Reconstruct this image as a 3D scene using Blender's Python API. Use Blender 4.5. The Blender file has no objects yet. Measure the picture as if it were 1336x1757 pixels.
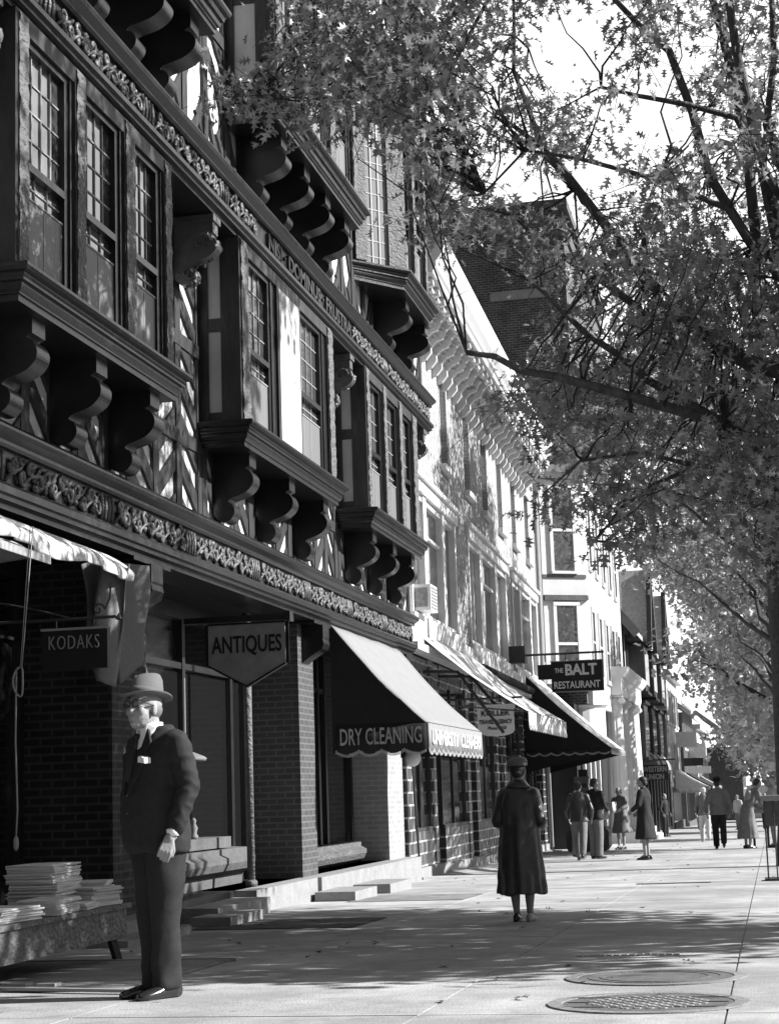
import bpy, bmesh, math, random
import numpy as np
from mathutils import Vector, Matrix, noise
R = math.radians
PI = math.pi
random.seed(11)
S = bpy.context.scene
C = S.collection

# ------------------------------------------------------------ camera, sky, sun
cam = bpy.data.objects.new('camera', bpy.data.cameras.new('camera'))
C.objects.link(cam)
cam.matrix_world = Matrix(((0.9772, 0.0653, 0.2022, 0), (0.2100, -0.1499, -0.9661, 0), (-0.0327, 0.9865, -0.1602, 0.96), (0, 0, 0, 1)))
cam.data.sensor_fit = 'VERTICAL'; cam.data.sensor_height = 36; cam.data.lens = 61.47
cam.data.clip_start = .1; cam.data.clip_end = 2000
S.camera = cam
SUN_EL, SUN_AZ = R(33), R(8)          # height above the horizon; turn from the street's normal towards its far end
SKY, SUN, EXPO = .05, 5.0, 1.1
w = bpy.data.worlds.new('World'); S.world = w; w.use_nodes = True
nt = w.node_tree
sky = nt.nodes.new('ShaderNodeTexSky'); sky.sky_type = 'NISHITA'; sky.sun_disc = False
sky.sun_elevation = SUN_EL; sky.sun_rotation = R(90) - SUN_AZ
sky.air_density = .7; sky.dust_density = 1.5
bw = nt.nodes.new('ShaderNodeRGBToBW')
nt.links.new(sky.outputs[0], bw.inputs[0])
# bright thin cloud low over the far end of the street
tc_ = nt.nodes.new('ShaderNodeTexCoord'); sx_ = nt.nodes.new('ShaderNodeSeparateXYZ'); nt.links.new(tc_.outputs['Generated'], sx_.inputs[0])
m1 = nt.nodes.new('ShaderNodeMapRange'); m1.interpolation_type = 'SMOOTHSTEP'; m1.inputs[1].default_value = .55; m1.inputs[2].default_value = .85; nt.links.new(sx_.outputs[1], m1.inputs[0])
nz_ = nt.nodes.new('ShaderNodeTexNoise'); nz_.inputs['Scale'].default_value = 2.2; nz_.inputs['Detail'].default_value = 6; nt.links.new(tc_.outputs['Generated'], nz_.inputs[0])
m2 = nt.nodes.new('ShaderNodeMapRange'); m2.inputs[1].default_value = .3; m2.inputs[2].default_value = .7; m2.inputs[3].default_value = 9.5; m2.inputs[4].default_value = 12.0; nt.links.new(nz_.outputs[0], m2.inputs[0])
mm = nt.nodes.new('ShaderNodeMath'); mm.operation = 'MULTIPLY'; nt.links.new(m1.outputs[0], mm.inputs[0]); nt.links.new(m2.outputs[0], mm.inputs[1])
am = nt.nodes.new('ShaderNodeMath'); am.operation = 'ADD'; nt.links.new(bw.outputs[0], am.inputs[0]); nt.links.new(mm.outputs[0], am.inputs[1])
nt.links.new(am.outputs[0], nt.nodes['Background'].inputs[0])
nt.nodes['Background'].inputs[1].default_value = SKY
sd = bpy.data.lights.new('sun', 'SUN'); sd.energy = SUN; sd.angle = R(.5); sd.color = (1, 1, 1)
so = bpy.data.objects.new('sun', sd); C.objects.link(so)
sv = Vector((math.cos(SUN_EL)*math.cos(SUN_AZ), math.cos(SUN_EL)*math.sin(SUN_AZ), math.sin(SUN_EL)))
so.rotation_euler = sv.to_track_quat('Z', 'Y').to_euler()
S.view_settings.view_transform = 'Standard'; S.view_settings.look = 'None'
S.view_settings.exposure = EXPO; S.view_settings.gamma = 1
SL = .014
def gz(y): return -SL*y

# ------------------------------------------------------------ materials (black and white photograph: greys)
M = {}
def mat(name, v, rough=.8, var=.15, scale=6., bump=0., bscale=None, spec=.3, stretch=(1, 1, 1), metal=0):
    m = bpy.data.materials.new(name); m.use_nodes = True; n = m.node_tree; b = n.nodes['Principled BSDF']
    b.inputs['Roughness'].default_value = rough; b.inputs['Specular IOR Level'].default_value = spec; b.inputs['Metallic'].default_value = metal
    tc = n.nodes.new('ShaderNodeTexCoord'); mp = n.nodes.new('ShaderNodeMapping'); mp.inputs['Scale'].default_value = stretch
    n.links.new(tc.outputs['Object'], mp.inputs[0])
    if var > 0:
        t = n.nodes.new('ShaderNodeTexNoise'); t.inputs['Scale'].default_value = scale; t.inputs['Detail'].default_value = 8; t.inputs['Roughness'].default_value = .65
        n.links.new(mp.outputs[0], t.inputs[0])
        r = n.nodes.new('ShaderNodeMapRange'); r.inputs[1].default_value = .3; r.inputs[2].default_value = .7
        r.inputs[3].default_value = v*(1-var); r.inputs[4].default_value = min(1, v*(1+var))
        n.links.new(t.outputs[0], r.inputs[0]); n.links.new(r.outputs[0], b.inputs['Base Color'])
    else: b.inputs['Base Color'].default_value = (v, v, v, 1)
    if bump > 0:
        t2 = n.nodes.new('ShaderNodeTexNoise'); t2.inputs['Scale'].default_value = bscale or scale*3; t2.inputs['Detail'].default_value = 6
        n.links.new(mp.outputs[0], t2.inputs[0])
        bp = n.nodes.new('ShaderNodeBump'); bp.inputs['Strength'].default_value = min(1, bump); bp.inputs['Distance'].default_value = .02*max(1, bump)
        n.links.new(t2.outputs[0], bp.inputs['Height']); n.links.new(bp.outputs[0], b.inputs['Normal'])
    if name.startswith('glass'): b.inputs['IOR'].default_value = 2.2
    M[name] = m; return m
def brick_mat(name, v1, v2, mortar, bw_=.22, bh=.075, ms=.012, rough=.8, spec=.3, bump=.6, var=.25):
    m = bpy.data.materials.new(name); m.use_nodes = True; n = m.node_tree; b = n.nodes['Principled BSDF']
    b.inputs['Roughness'].default_value = rough; b.inputs['Specular IOR Level'].default_value = spec
    tc = n.nodes.new('ShaderNodeTexCoord'); sp = n.nodes.new('ShaderNodeSeparateXYZ'); n.links.new(tc.outputs['Object'], sp.inputs[0])
    ad = n.nodes.new('ShaderNodeMath'); ad.operation = 'ADD'; n.links.new(sp.outputs[0], ad.inputs[0]); n.links.new(sp.outputs[1], ad.inputs[1])
    cb = n.nodes.new('ShaderNodeCombineXYZ'); n.links.new(ad.outputs[0], cb.inputs[0]); n.links.new(sp.outputs[2], cb.inputs[1])
    t = n.nodes.new('ShaderNodeTexBrick'); n.links.new(cb.outputs[0], t.inputs[0])
    t.inputs['Scale'].default_value = 1; t.inputs['Brick Width'].default_value = bw_; t.inputs['Row Height'].default_value = bh; t.inputs['Mortar Size'].default_value = ms
    t.inputs['Color1'].default_value = (v1, v1, v1, 1); t.inputs['Color2'].default_value = (v2, v2, v2, 1); t.inputs['Mortar'].default_value = (mortar, mortar, mortar, 1)
    no = n.nodes.new('ShaderNodeTexNoise'); no.inputs['Scale'].default_value = 3; no.inputs['Detail'].default_value = 8; n.links.new(tc.outputs['Object'], no.inputs[0])
    mr = n.nodes.new('ShaderNodeMapRange'); mr.inputs[1].default_value = .3; mr.inputs[2].default_value = .7; mr.inputs[3].default_value = 1-var; mr.inputs[4].default_value = 1+var; n.links.new(no.outputs[0], mr.inputs[0])
    mx = n.nodes.new('ShaderNodeVectorMath'); mx.operation = 'SCALE'; n.links.new(t.outputs[0], mx.inputs[0]); n.links.new(mr.outputs[0], mx.inputs['Scale'])
    n.links.new(mx.outputs[0], b.inputs['Base Color'])
    bp = n.nodes.new('ShaderNodeBump'); bp.inputs['Strength'].default_value = bump; bp.inputs['Distance'].default_value = .01; bp.invert = True
    n.links.new(t.outputs['Fac'], bp.inputs['Height']); n.links.new(bp.outputs[0], b.inputs['Normal'])
    M[name] = m; return m
def leaf_mat(name, v, trans):
    m = bpy.data.materials.new(name); m.use_nodes = True; n = m.node_tree; b = n.nodes['Principled BSDF']
    t = n.nodes.new('ShaderNodeNewGeometry'); r = n.nodes.new('ShaderNodeMapRange'); r.inputs[3].default_value = v*.15; r.inputs[4].default_value = v*2.3
    n.links.new(t.outputs['Random Per Island'], r.inputs[0]); n.links.new(r.outputs[0], b.inputs['Base Color'])
    b.inputs['Roughness'].default_value = .38; b.inputs['Specular IOR Level'].default_value = .6
    tr = n.nodes.new('ShaderNodeBsdfTranslucent'); tr.inputs[0].default_value = (trans, trans, trans, 1)
    ad = n.nodes.new('ShaderNodeAddShader'); n.links.new(b.outputs[0], ad.inputs[0]); n.links.new(tr.outputs[0], ad.inputs[1])
    n.links.new(ad.outputs[0], n.nodes['Material Output'].inputs[0])
    M[name] = m; return m
mat('stucco', .55, .9, .08, 9, .4, 30)
mat('stucco_grey', .45, .9, .06, 9, .2, 30)
mat('timber', .032, .55, .5, 5, 1.0, 14, spec=.4, stretch=(1, 1, .35))
mat('hewn', .11, .6, .35, 7, 1.6, 22, spec=.4, stretch=(1, 1, 1.4))
mat('dark_wood', .018, .4, .3, 5, .3, 20, spec=.45)
mat('gloss_paint', .016, .3, .3, 3, .15, 25, spec=.35)
mat('carved', .09, .42, .35, 8, .6, 40, spec=.5)
mat('panel', .16, .5, .12, 4, .15, 30, stretch=(1, 1, .2))
mat('glass', .06, .04, 0, bump=.06, bscale=1.3, scale=1, spec=.9)
mat('glass_dark', .01, .06, 0, bump=.05, bscale=.8, scale=1, spec=.5)
mat('lead', .3, .5, .1, 8)
mat('white_paint', .62, .5, .06, 5)
mat('white_wall', .58, .75, .08, 2.2, .3, 30)
mat('stone', .25, .85, .14, 5, .6, 25)
mat('stone_grey', .1, .85, .25, 4, .6, 25)
def concrete():
    m = mat('concrete', .42, .9, .14, 1.1, .35, 70); n = m.node_tree; b = n.nodes['Principled BSDF']; old = b.inputs['Base Color'].links[0].from_socket
    tc = n.nodes['Texture Coordinate']; prev = old
    for sc, lo, hi, mn in ((.55, .42, .62, .7), (90, .3, .6, .86), (6.5, .35, .5, .84)):      # stains, grit, mottling
        t = n.nodes.new('ShaderNodeTexNoise'); t.inputs['Scale'].default_value = sc; t.inputs['Detail'].default_value = 9; t.inputs['Roughness'].default_value = .7; n.links.new(tc.outputs['Object'], t.inputs[0])
        r = n.nodes.new('ShaderNodeMapRange'); r.inputs[1].default_value = lo; r.inputs[2].default_value = hi; r.inputs[3].default_value = mn; r.inputs[4].default_value = 1; n.links.new(t.outputs[0], r.inputs[0])
        x = n.nodes.new('ShaderNodeVectorMath'); x.operation = 'SCALE'; n.links.new(prev, x.inputs[0]); n.links.new(r.outputs[0], x.inputs['Scale']); prev = x.outputs[0]
    v = n.nodes.new('ShaderNodeTexVoronoi'); v.inputs['Scale'].default_value = 1.6; n.links.new(tc.outputs['Object'], v.inputs[0])      # trodden gum spots
    r = n.nodes.new('ShaderNodeMapRange'); r.inputs[1].default_value = .035; r.inputs[2].default_value = .05; r.inputs[3].default_value = .5; r.inputs[4].default_value = 1; n.links.new(v.outputs['Distance'], r.inputs[0])
    x = n.nodes.new('ShaderNodeVectorMath'); x.operation = 'SCALE'; n.links.new(prev, x.inputs[0]); n.links.new(r.outputs[0], x.inputs['Scale']); n.links.new(x.outputs[0], b.inputs['Base Color'])
concrete()
mat('asphalt', .06, .9, .3, 4, .4, 60)
mat('iron', .03, .45, .3, 8, .2, 30, spec=.5)
mat('iron_grey', .22, .5, .4, 14, .4, 50, spec=.5)
mat('cover_metal', .11, .55, .35, 9, .4, 50, spec=.5)
mat('plate', .2, .7, .45, 3, .4, 40)
mat('canvas', .22, .9, .08, 5, .35, 40)
mat('canvas_white', .7, .9, .05, 4, .2, 40)
mat('canvas_dark', .018, .9, .2, 5, .2, 40)
mat('fringe', .45, .9, .1, 30)
mat('sign_dark', .012, .5, .2, 6)
mat('sign_grey', .32, .6, .25, 4, .1)
mat('letter_dark', .02, .6, 0)
mat('letter_light', .62, .6, 0)
mat('letter_grey', .24, .5, .1)
mat('paper', .55, .8, .4, 4, 0, None, .3, (1, 1, 30))
mat('bark', .09, .95, .5, 14, 2.2, 26, stretch=(1, 1, .4))
mat('bark_dark', .045, .95, .4, 14, 1.5, 26)
mat('skin', .27, .55, .06, 12, .15, 60)
mat('suit', .018, .8, .2, 30, .08, 90)
mat('felt', .12, .85, .08, 20)
mat('felt_dark', .02, .85, .1, 20)
mat('shoe', .02, .18, 0, spec=.7)
mat('shoe_light', .35, .5, .1)
mat('cloth_white', .8, .8, .05)
mat('coat', .045, .36, .25, 8, .15, 30, spec=.55)
mat('coat_mid', .16, .8, .2, 12)
mat('coat_light', .4, .8, .15, 12)
mat('hair', .03, .6, .2)
mat('hair_grey', .15, .6, .2)
mat('roof_tile', .3, .9, .3, 8, .6, 20)
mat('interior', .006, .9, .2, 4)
mat('lamp_shade', .16, .7, .1)
mat('bank_stone', .66, .8, .08, 3)
brick_mat('brick', .026, .015, .055)
brick_mat('brick_light', .07, .055, .11, var=.12)
brick_mat('brick_pale', .29, .24, .34, var=.08, bump=.3)
brick_mat('brick_tower', .07, .045, .15, ms=.014, var=.3)
brick_mat('tile', .04, .08, .45, .42, .2, .016, rough=.22, spec=.6, bump=.4, var=.5)
leaf_mat('leaf', .13, .10)
leaf_mat('leaf_far', .17, .17)

# ------------------------------------------------------------ mesh helpers
class MB:
    def __init__(s): s.v = []; s.f = []; s.mi = []; s.m = 0; s.sm = []; s.smooth = False
    def face(s, f): s.f.append(tuple(f)); s.mi.append(s.m); s.sm.append(s.smooth)
    def add(s, vs, fs):
        o = len(s.v); s.v += [tuple(v) for v in vs]
        for f in fs: s.face([i+o for i in f])
    def box(s, x0, x1, y0, y1, z0, z1):
        s.add([(x0, y0, z0), (x1, y0, z0), (x1, y1, z0), (x0, y1, z0), (x0, y0, z1), (x1, y0, z1), (x1, y1, z1), (x0, y1, z1)],
              [(0, 3, 2, 1), (4, 5, 6, 7), (0, 1, 5, 4), (1, 2, 6, 5), (2, 3, 7, 6), (3, 0, 4, 7)])
    def bar(s, a, b, w, h=None):
        a, b = Vector(a), Vector(b); h = h or w; d = (b-a).normalized(); u = Vector((0, 0, 1)) if abs(d.z) < .95 else Vector((0, 1, 0))
        p = d.cross(u).normalized()*w/2; q = d.cross(p).normalized()*h/2
        s.add([a-p-q, a+p-q, a+p+q, a-p+q, b-p-q, b+p-q, b+p+q, b-p+q], [(0, 3, 2, 1), (4, 5, 6, 7), (0, 1, 5, 4), (1, 2, 6, 5), (2, 3, 7, 6), (3, 0, 4, 7)])
    def prism(s, poly, axis, a0, a1):
        # poly of (p,q): axis 'y' -> (x,z); axis 'x' -> (y,z); axis 'z' -> (x,y)
        def P(p, q, a): return {'y': (p, a, q), 'x': (a, p, q), 'z': (p, q, a)}[axis]
        n = len(poly)
        s.add([P(p, q, a0) for p, q in poly]+[P(p, q, a1) for p, q in poly],
              [tuple(range(n))[::-1], tuple(range(n, 2*n))]+[(i, (i+1) % n, (i+1) % n+n, i+n) for i in range(n)])
    def tube(s, pts, r, seg=8, cap=True):
        pts = [Vector(p) for p in pts]; n = len(pts); rs = r if isinstance(r, (list, tuple)) else [r]*n
        o = len(s.v); up = Vector((.13, .21, .97)); prev = None
        for i, p in enumerate(pts):
            d = (pts[min(i+1, n-1)]-pts[max(i-1, 0)])
            d = d.normalized() if d.length > 1e-9 else Vector((0, 0, 1))
            a = (d.cross(up) if prev is None else prev-d*prev.dot(d))
            if a.length < 1e-4: a = d.cross(Vector((1, 0, 0)))
            a.normalize(); prev = a; b = d.cross(a)
            for k in range(seg):
                t = 2*PI*k/seg; s.v.append(tuple(p+(a*math.cos(t)+b*math.sin(t))*rs[i]))
        for i in range(n-1):
            for k in range(seg):
                s.face((o+i*seg+k, o+i*seg+(k+1) % seg, o+(i+1)*seg+(k+1) % seg, o+(i+1)*seg+k))
        if cap: s.face([o+k for k in range(seg)][::-1]); s.face([o+(n-1)*seg+k for k in range(seg)])
    def rings(s, rs, cap=True):
        o = len(s.v); n = len(rs); g = len(rs[0])
        for r in rs: s.v += [tuple(p) for p in r]
        for i in range(n-1):
            for k in range(g): s.face((o+i*g+k, o+i*g+(k+1) % g, o+(i+1)*g+(k+1) % g, o+(i+1)*g+k))
        if cap: s.face([o+k for k in range(g)][::-1]); s.face([o+(n-1)*g+k for k in range(g)])
    def lathe(s, prof, c=(0, 0, 0), seg=24, sx=1, sy=1):
        s.rings([[(c[0]+r*sx*math.cos(2*PI*k/seg), c[1]+r*sy*math.sin(2*PI*k/seg), c[2]+z) for k in range(seg)] for r, z in prof])
    def ell(s, c, r, seg=12, rings=8, rot=None):
        out = []
        for i in range(1, rings):
            ph = -PI/2+PI*i/rings; out.append([(r[0]*math.cos(ph)*math.cos(2*PI*k/seg), r[1]*math.cos(ph)*math.sin(2*PI*k/seg), r[2]*math.sin(ph)) for k in range(seg)])
        out = [[(0, 0, -r[2]*.999)]*0 or x for x in out]
        bot = [(out[0][k][0]*.2, out[0][k][1]*.2, -r[2]) for k in range(seg)]; top = [(out[-1][k][0]*.2, out[-1][k][1]*.2, r[2]) for k in range(seg)]
        out = [bot]+out+[top]
        if rot is not None: out = [[tuple(rot @ Vector(p)) for p in x] for x in out]
        s.rings([[(p[0]+c[0], p[1]+c[1], p[2]+c[2]) for p in x] for x in out])
    def build(s, name, mats, parent=None, smooth=False, auto=False):
        me = bpy.data.meshes.new(name); me.from_pydata(s.v, [], s.f)
        if not isinstance(mats, (list, tuple)): mats = [mats]
        for m in mats: me.materials.append(M[m])
        me.polygons.foreach_set('material_index', s.mi)
        if smooth: me.polygons.foreach_set('use_smooth', [True]*len(s.f))
        elif any(s.sm): me.polygons.foreach_set('use_smooth', s.sm)
        me.update()
        o = bpy.data.objects.new(name, me); C.objects.link(o)
        if parent: o.parent = parent; o.matrix_parent_inverse = parent_matrix(parent).inverted()
        return o
def parent_matrix(o):
    m = o.matrix_basis.copy()
    while o.parent: m = o.parent.matrix_basis @ o.matrix_parent_inverse @ m if False else (o.parent.matrix_basis @ o.matrix_parent_inverse @ m); o = o.parent
    return m
def tag(o, label=None, cat=None, group=None, kind=None):
    if label: o['label'] = label
    if cat: o['category'] = cat
    if group: o['group'] = group
    if kind: o['kind'] = kind
    return o
def thing(name, label, cat, loc=(0, 0, 0), group=None, rz=0):
    o = bpy.data.objects.new(name, None); C.objects.link(o); o.location = loc; o.rotation_euler.z = rz; o.empty_display_size = .2
    return tag(o, label, cat, group)
def struct(name, mb, m, smooth=False): return tag(mb.build(name, m, smooth=smooth), name.replace('_', ' '), None, None, 'structure')
def local(o, parent):       # parent so that the mesh is given in the parent's own space
    o.parent = parent; o.matrix_parent_inverse = Matrix(); return o
def text_mb(body, size, ext, width=None, bold=0, shear=0, spacing=1):
    cu = bpy.data.curves.new('t', 'FONT'); cu.body = body; cu.size = size; cu.extrude = ext; cu.align_x = 'CENTER'; cu.align_y = 'CENTER'
    cu.offset = bold; cu.shear = shear; cu.space_character = spacing; cu.resolution_u = 3
    o = bpy.data.objects.new('t', cu); C.objects.link(o); dg = bpy.context.evaluated_depsgraph_get(); dg.update()
    me = bpy.data.meshes.new_from_object(o.evaluated_get(dg)); vs = [v.co.copy() for v in me.vertices]; fs = [tuple(p.vertices) for p in me.polygons]
    bpy.data.objects.remove(o); bpy.data.curves.remove(cu); bpy.data.meshes.remove(me)
    xs = [v.x for v in vs]; W = max(xs)-min(xs); mid = (max(xs)+min(xs))/2; k = width/W if width else 1
    ys = [v.y for v in vs]; my = (max(ys)+min(ys))/2
    return [Vector(((v.x-mid)*k, v.y-my, v.z)) for v in vs], fs
def put_text(mb, body, size, ext, origin, face='-y', **kw):
    vs, fs = text_mb(body, size, ext, **kw); o = Vector(origin)
    if face == '-y': mp = lambda v: o+Vector((v.x, -v.z, v.y))
    else: mp = lambda v: o+Vector((v.z, v.x, v.y))
    mb.add([mp(v) for v in vs], fs)
def remesh(name, mb, m, parent, voxel=.012, sm=3, fold=None, decimate=None):
    """closed pieces fused into one continuous skin"""
    me = bpy.data.meshes.new(name); me.from_pydata(mb.v, [], mb.f); o = bpy.data.objects.new(name, me); C.objects.link(o)
    r = o.modifiers.new('r', 'REMESH'); r.mode = 'VOXEL'; r.voxel_size = voxel
    if sm: s_ = o.modifiers.new('s', 'SMOOTH'); s_.factor = .5; s_.iterations = sm
    dg = bpy.context.evaluated_depsgraph_get(); dg.update()
    ne = bpy.data.meshes.new_from_object(o.evaluated_get(dg)); bpy.data.objects.remove(o); bpy.data.meshes.remove(me)
    if fold:
        for v, nrm in [(v, v.normal.copy()) for v in ne.vertices]:
            v.co += nrm*fold(v.co)
    ne.materials.clear(); ne.materials.append(M[m]); ne.name = name
    ne.polygons.foreach_set('use_smooth', [True]*len(ne.polygons)); ne.update()
    o = bpy.data.objects.new(name, ne); C.objects.link(o)
    if parent: o.parent = parent
    return o

LIMBS_A=[([(1.4,14.8,3.2),(0.29,14.22,4.25),(0.09,14.32,4.39),(-0.19,14.43,4.58),(-0.49,14.53,4.91),(-0.74,14.63,5.25),(-0.98,14.73,5.61),(-1.17,14.83,5.98),(-1.35,14.93,6.22),(-1.48,15.03,6.52),(-1.66,15.13,6.77),(-1.91,15.23,7.0)],0.132,0.033),([(-1.35,14.9,6.21),(-1.48,15.03,6.46),(-1.62,15.16,6.66),(-1.77,15.29,7.15),(-1.91,15.42,7.62),(-1.9,15.55,8.02),(-1.9,15.68,8.61)],0.05500000000000001,0.022000000000000002),([(-0.48,14.45,4.89),(-0.72,14.29,4.8),(-1.01,14.13,5.03),(-1.32,13.98,5.24),(-1.56,13.82,5.44),(-1.75,13.66,5.61)],0.066,0.022000000000000002),([(1.4,14.8,3.2),(0.24,13.66,3.52),(-0.04,13.58,3.64),(-0.34,13.5,3.81),(-0.73,13.41,4.1),(-0.93,13.33,4.28),(-1.14,13.24,4.44),(-1.31,13.16,4.6),(-1.47,13.08,4.78),(-1.57,12.99,4.85)],0.07700000000000001,0.022000000000000002),([(1.4,14.8,3.2),(0.22,12.99,3.3),(-0.16,12.88,3.62),(-0.58,12.77,3.72),(-0.82,12.66,3.8),(-1.15,12.54,3.89),(-1.34,12.43,3.94),(-1.58,12.32,4.0),(-1.73,12.21,4.06),(-1.93,12.1,4.09)],0.0825,0.030800000000000004),([(1.35,14.9,4.7),(0.4,14.56,5.88),(0.08,14.45,6.55),(-0.3,14.34,6.66),(-0.73,14.22,6.74),(-1.01,14.11,6.81)],0.066,0.022000000000000002),([(1.35,14.9,4.7),(0.16,14.9,5.55),(-0.18,14.95,6.24),(-0.27,15.01,6.86),(-0.44,15.06,7.46),(-0.69,15.12,7.76),(-0.94,15.18,8.08),(-1.19,15.23,8.48)],0.08800000000000001,0.033),([(1.35,14.9,4.7),(0.21,15.23,5.65),(0.15,15.4,6.75),(0.06,15.57,7.5),(-0.04,15.74,8.1),(-0.14,15.9,8.78)],0.099,0.044000000000000004),([(1.35,14.9,4.7),(0.38,14.67,5.46),(0.22,14.63,6.45),(0.12,14.6,7.13),(0.07,14.56,7.98)],0.099,0.05500000000000001),([(1.35,14.9,4.7),(0.41,14.11,5.98),(0.31,14.04,6.32),(0.43,13.96,6.83),(0.44,13.89,7.55)],0.066,0.033),([(1.35,14.9,4.7),(0.33,13.66,4.87),(-0.02,13.57,5.45),(-0.55,13.48,5.72),(-1.13,13.4,5.94),(-1.58,13.31,6.01),(-1.91,13.22,5.67)],0.05500000000000001,0.013200000000000002),([(-1.19,15.23,8.48),(-1.7,14.91,8.28),(-2.2,14.59,7.97),(-2.47,14.27,7.53),(-2.63,13.95,7.15),(-2.87,13.63,6.79),(-3.3,13.31,6.66),(-3.71,12.99,6.6)],0.044000000000000004,0.011000000000000001),([(-1.19,15.23,8.48),(-1.98,14.99,8.3),(-2.35,14.74,7.5),(-2.5,14.49,7.03),(-2.6,14.25,6.79),(-2.7,14.0,6.76)],0.038500000000000006,0.011000000000000001),([(-1.62,15.23,8.54),(-2.69,15.06,8.6),(-3.12,14.9,8.12),(-3.52,14.73,7.87),(-3.71,14.56,7.59)],0.033,0.011000000000000001),([(-0.73,14.45,5.19),(-0.75,14.41,5.7),(-0.58,14.37,6.08),(-0.32,14.34,6.3)],0.038500000000000006,0.013200000000000002),([(1.4,14.8,3.2),(0.22,13.44,3.16),(-0.36,13.22,3.34),(-0.7,12.99,3.19),(-0.96,12.77,2.96),(-1.12,12.54,2.72)],0.044000000000000004,0.011000000000000001),([(-0.36,13.22,3.34),(-0.78,13.03,3.43),(-1.2,12.84,3.38),(-1.5,12.66,3.11)],0.033,0.0088)]
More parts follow.
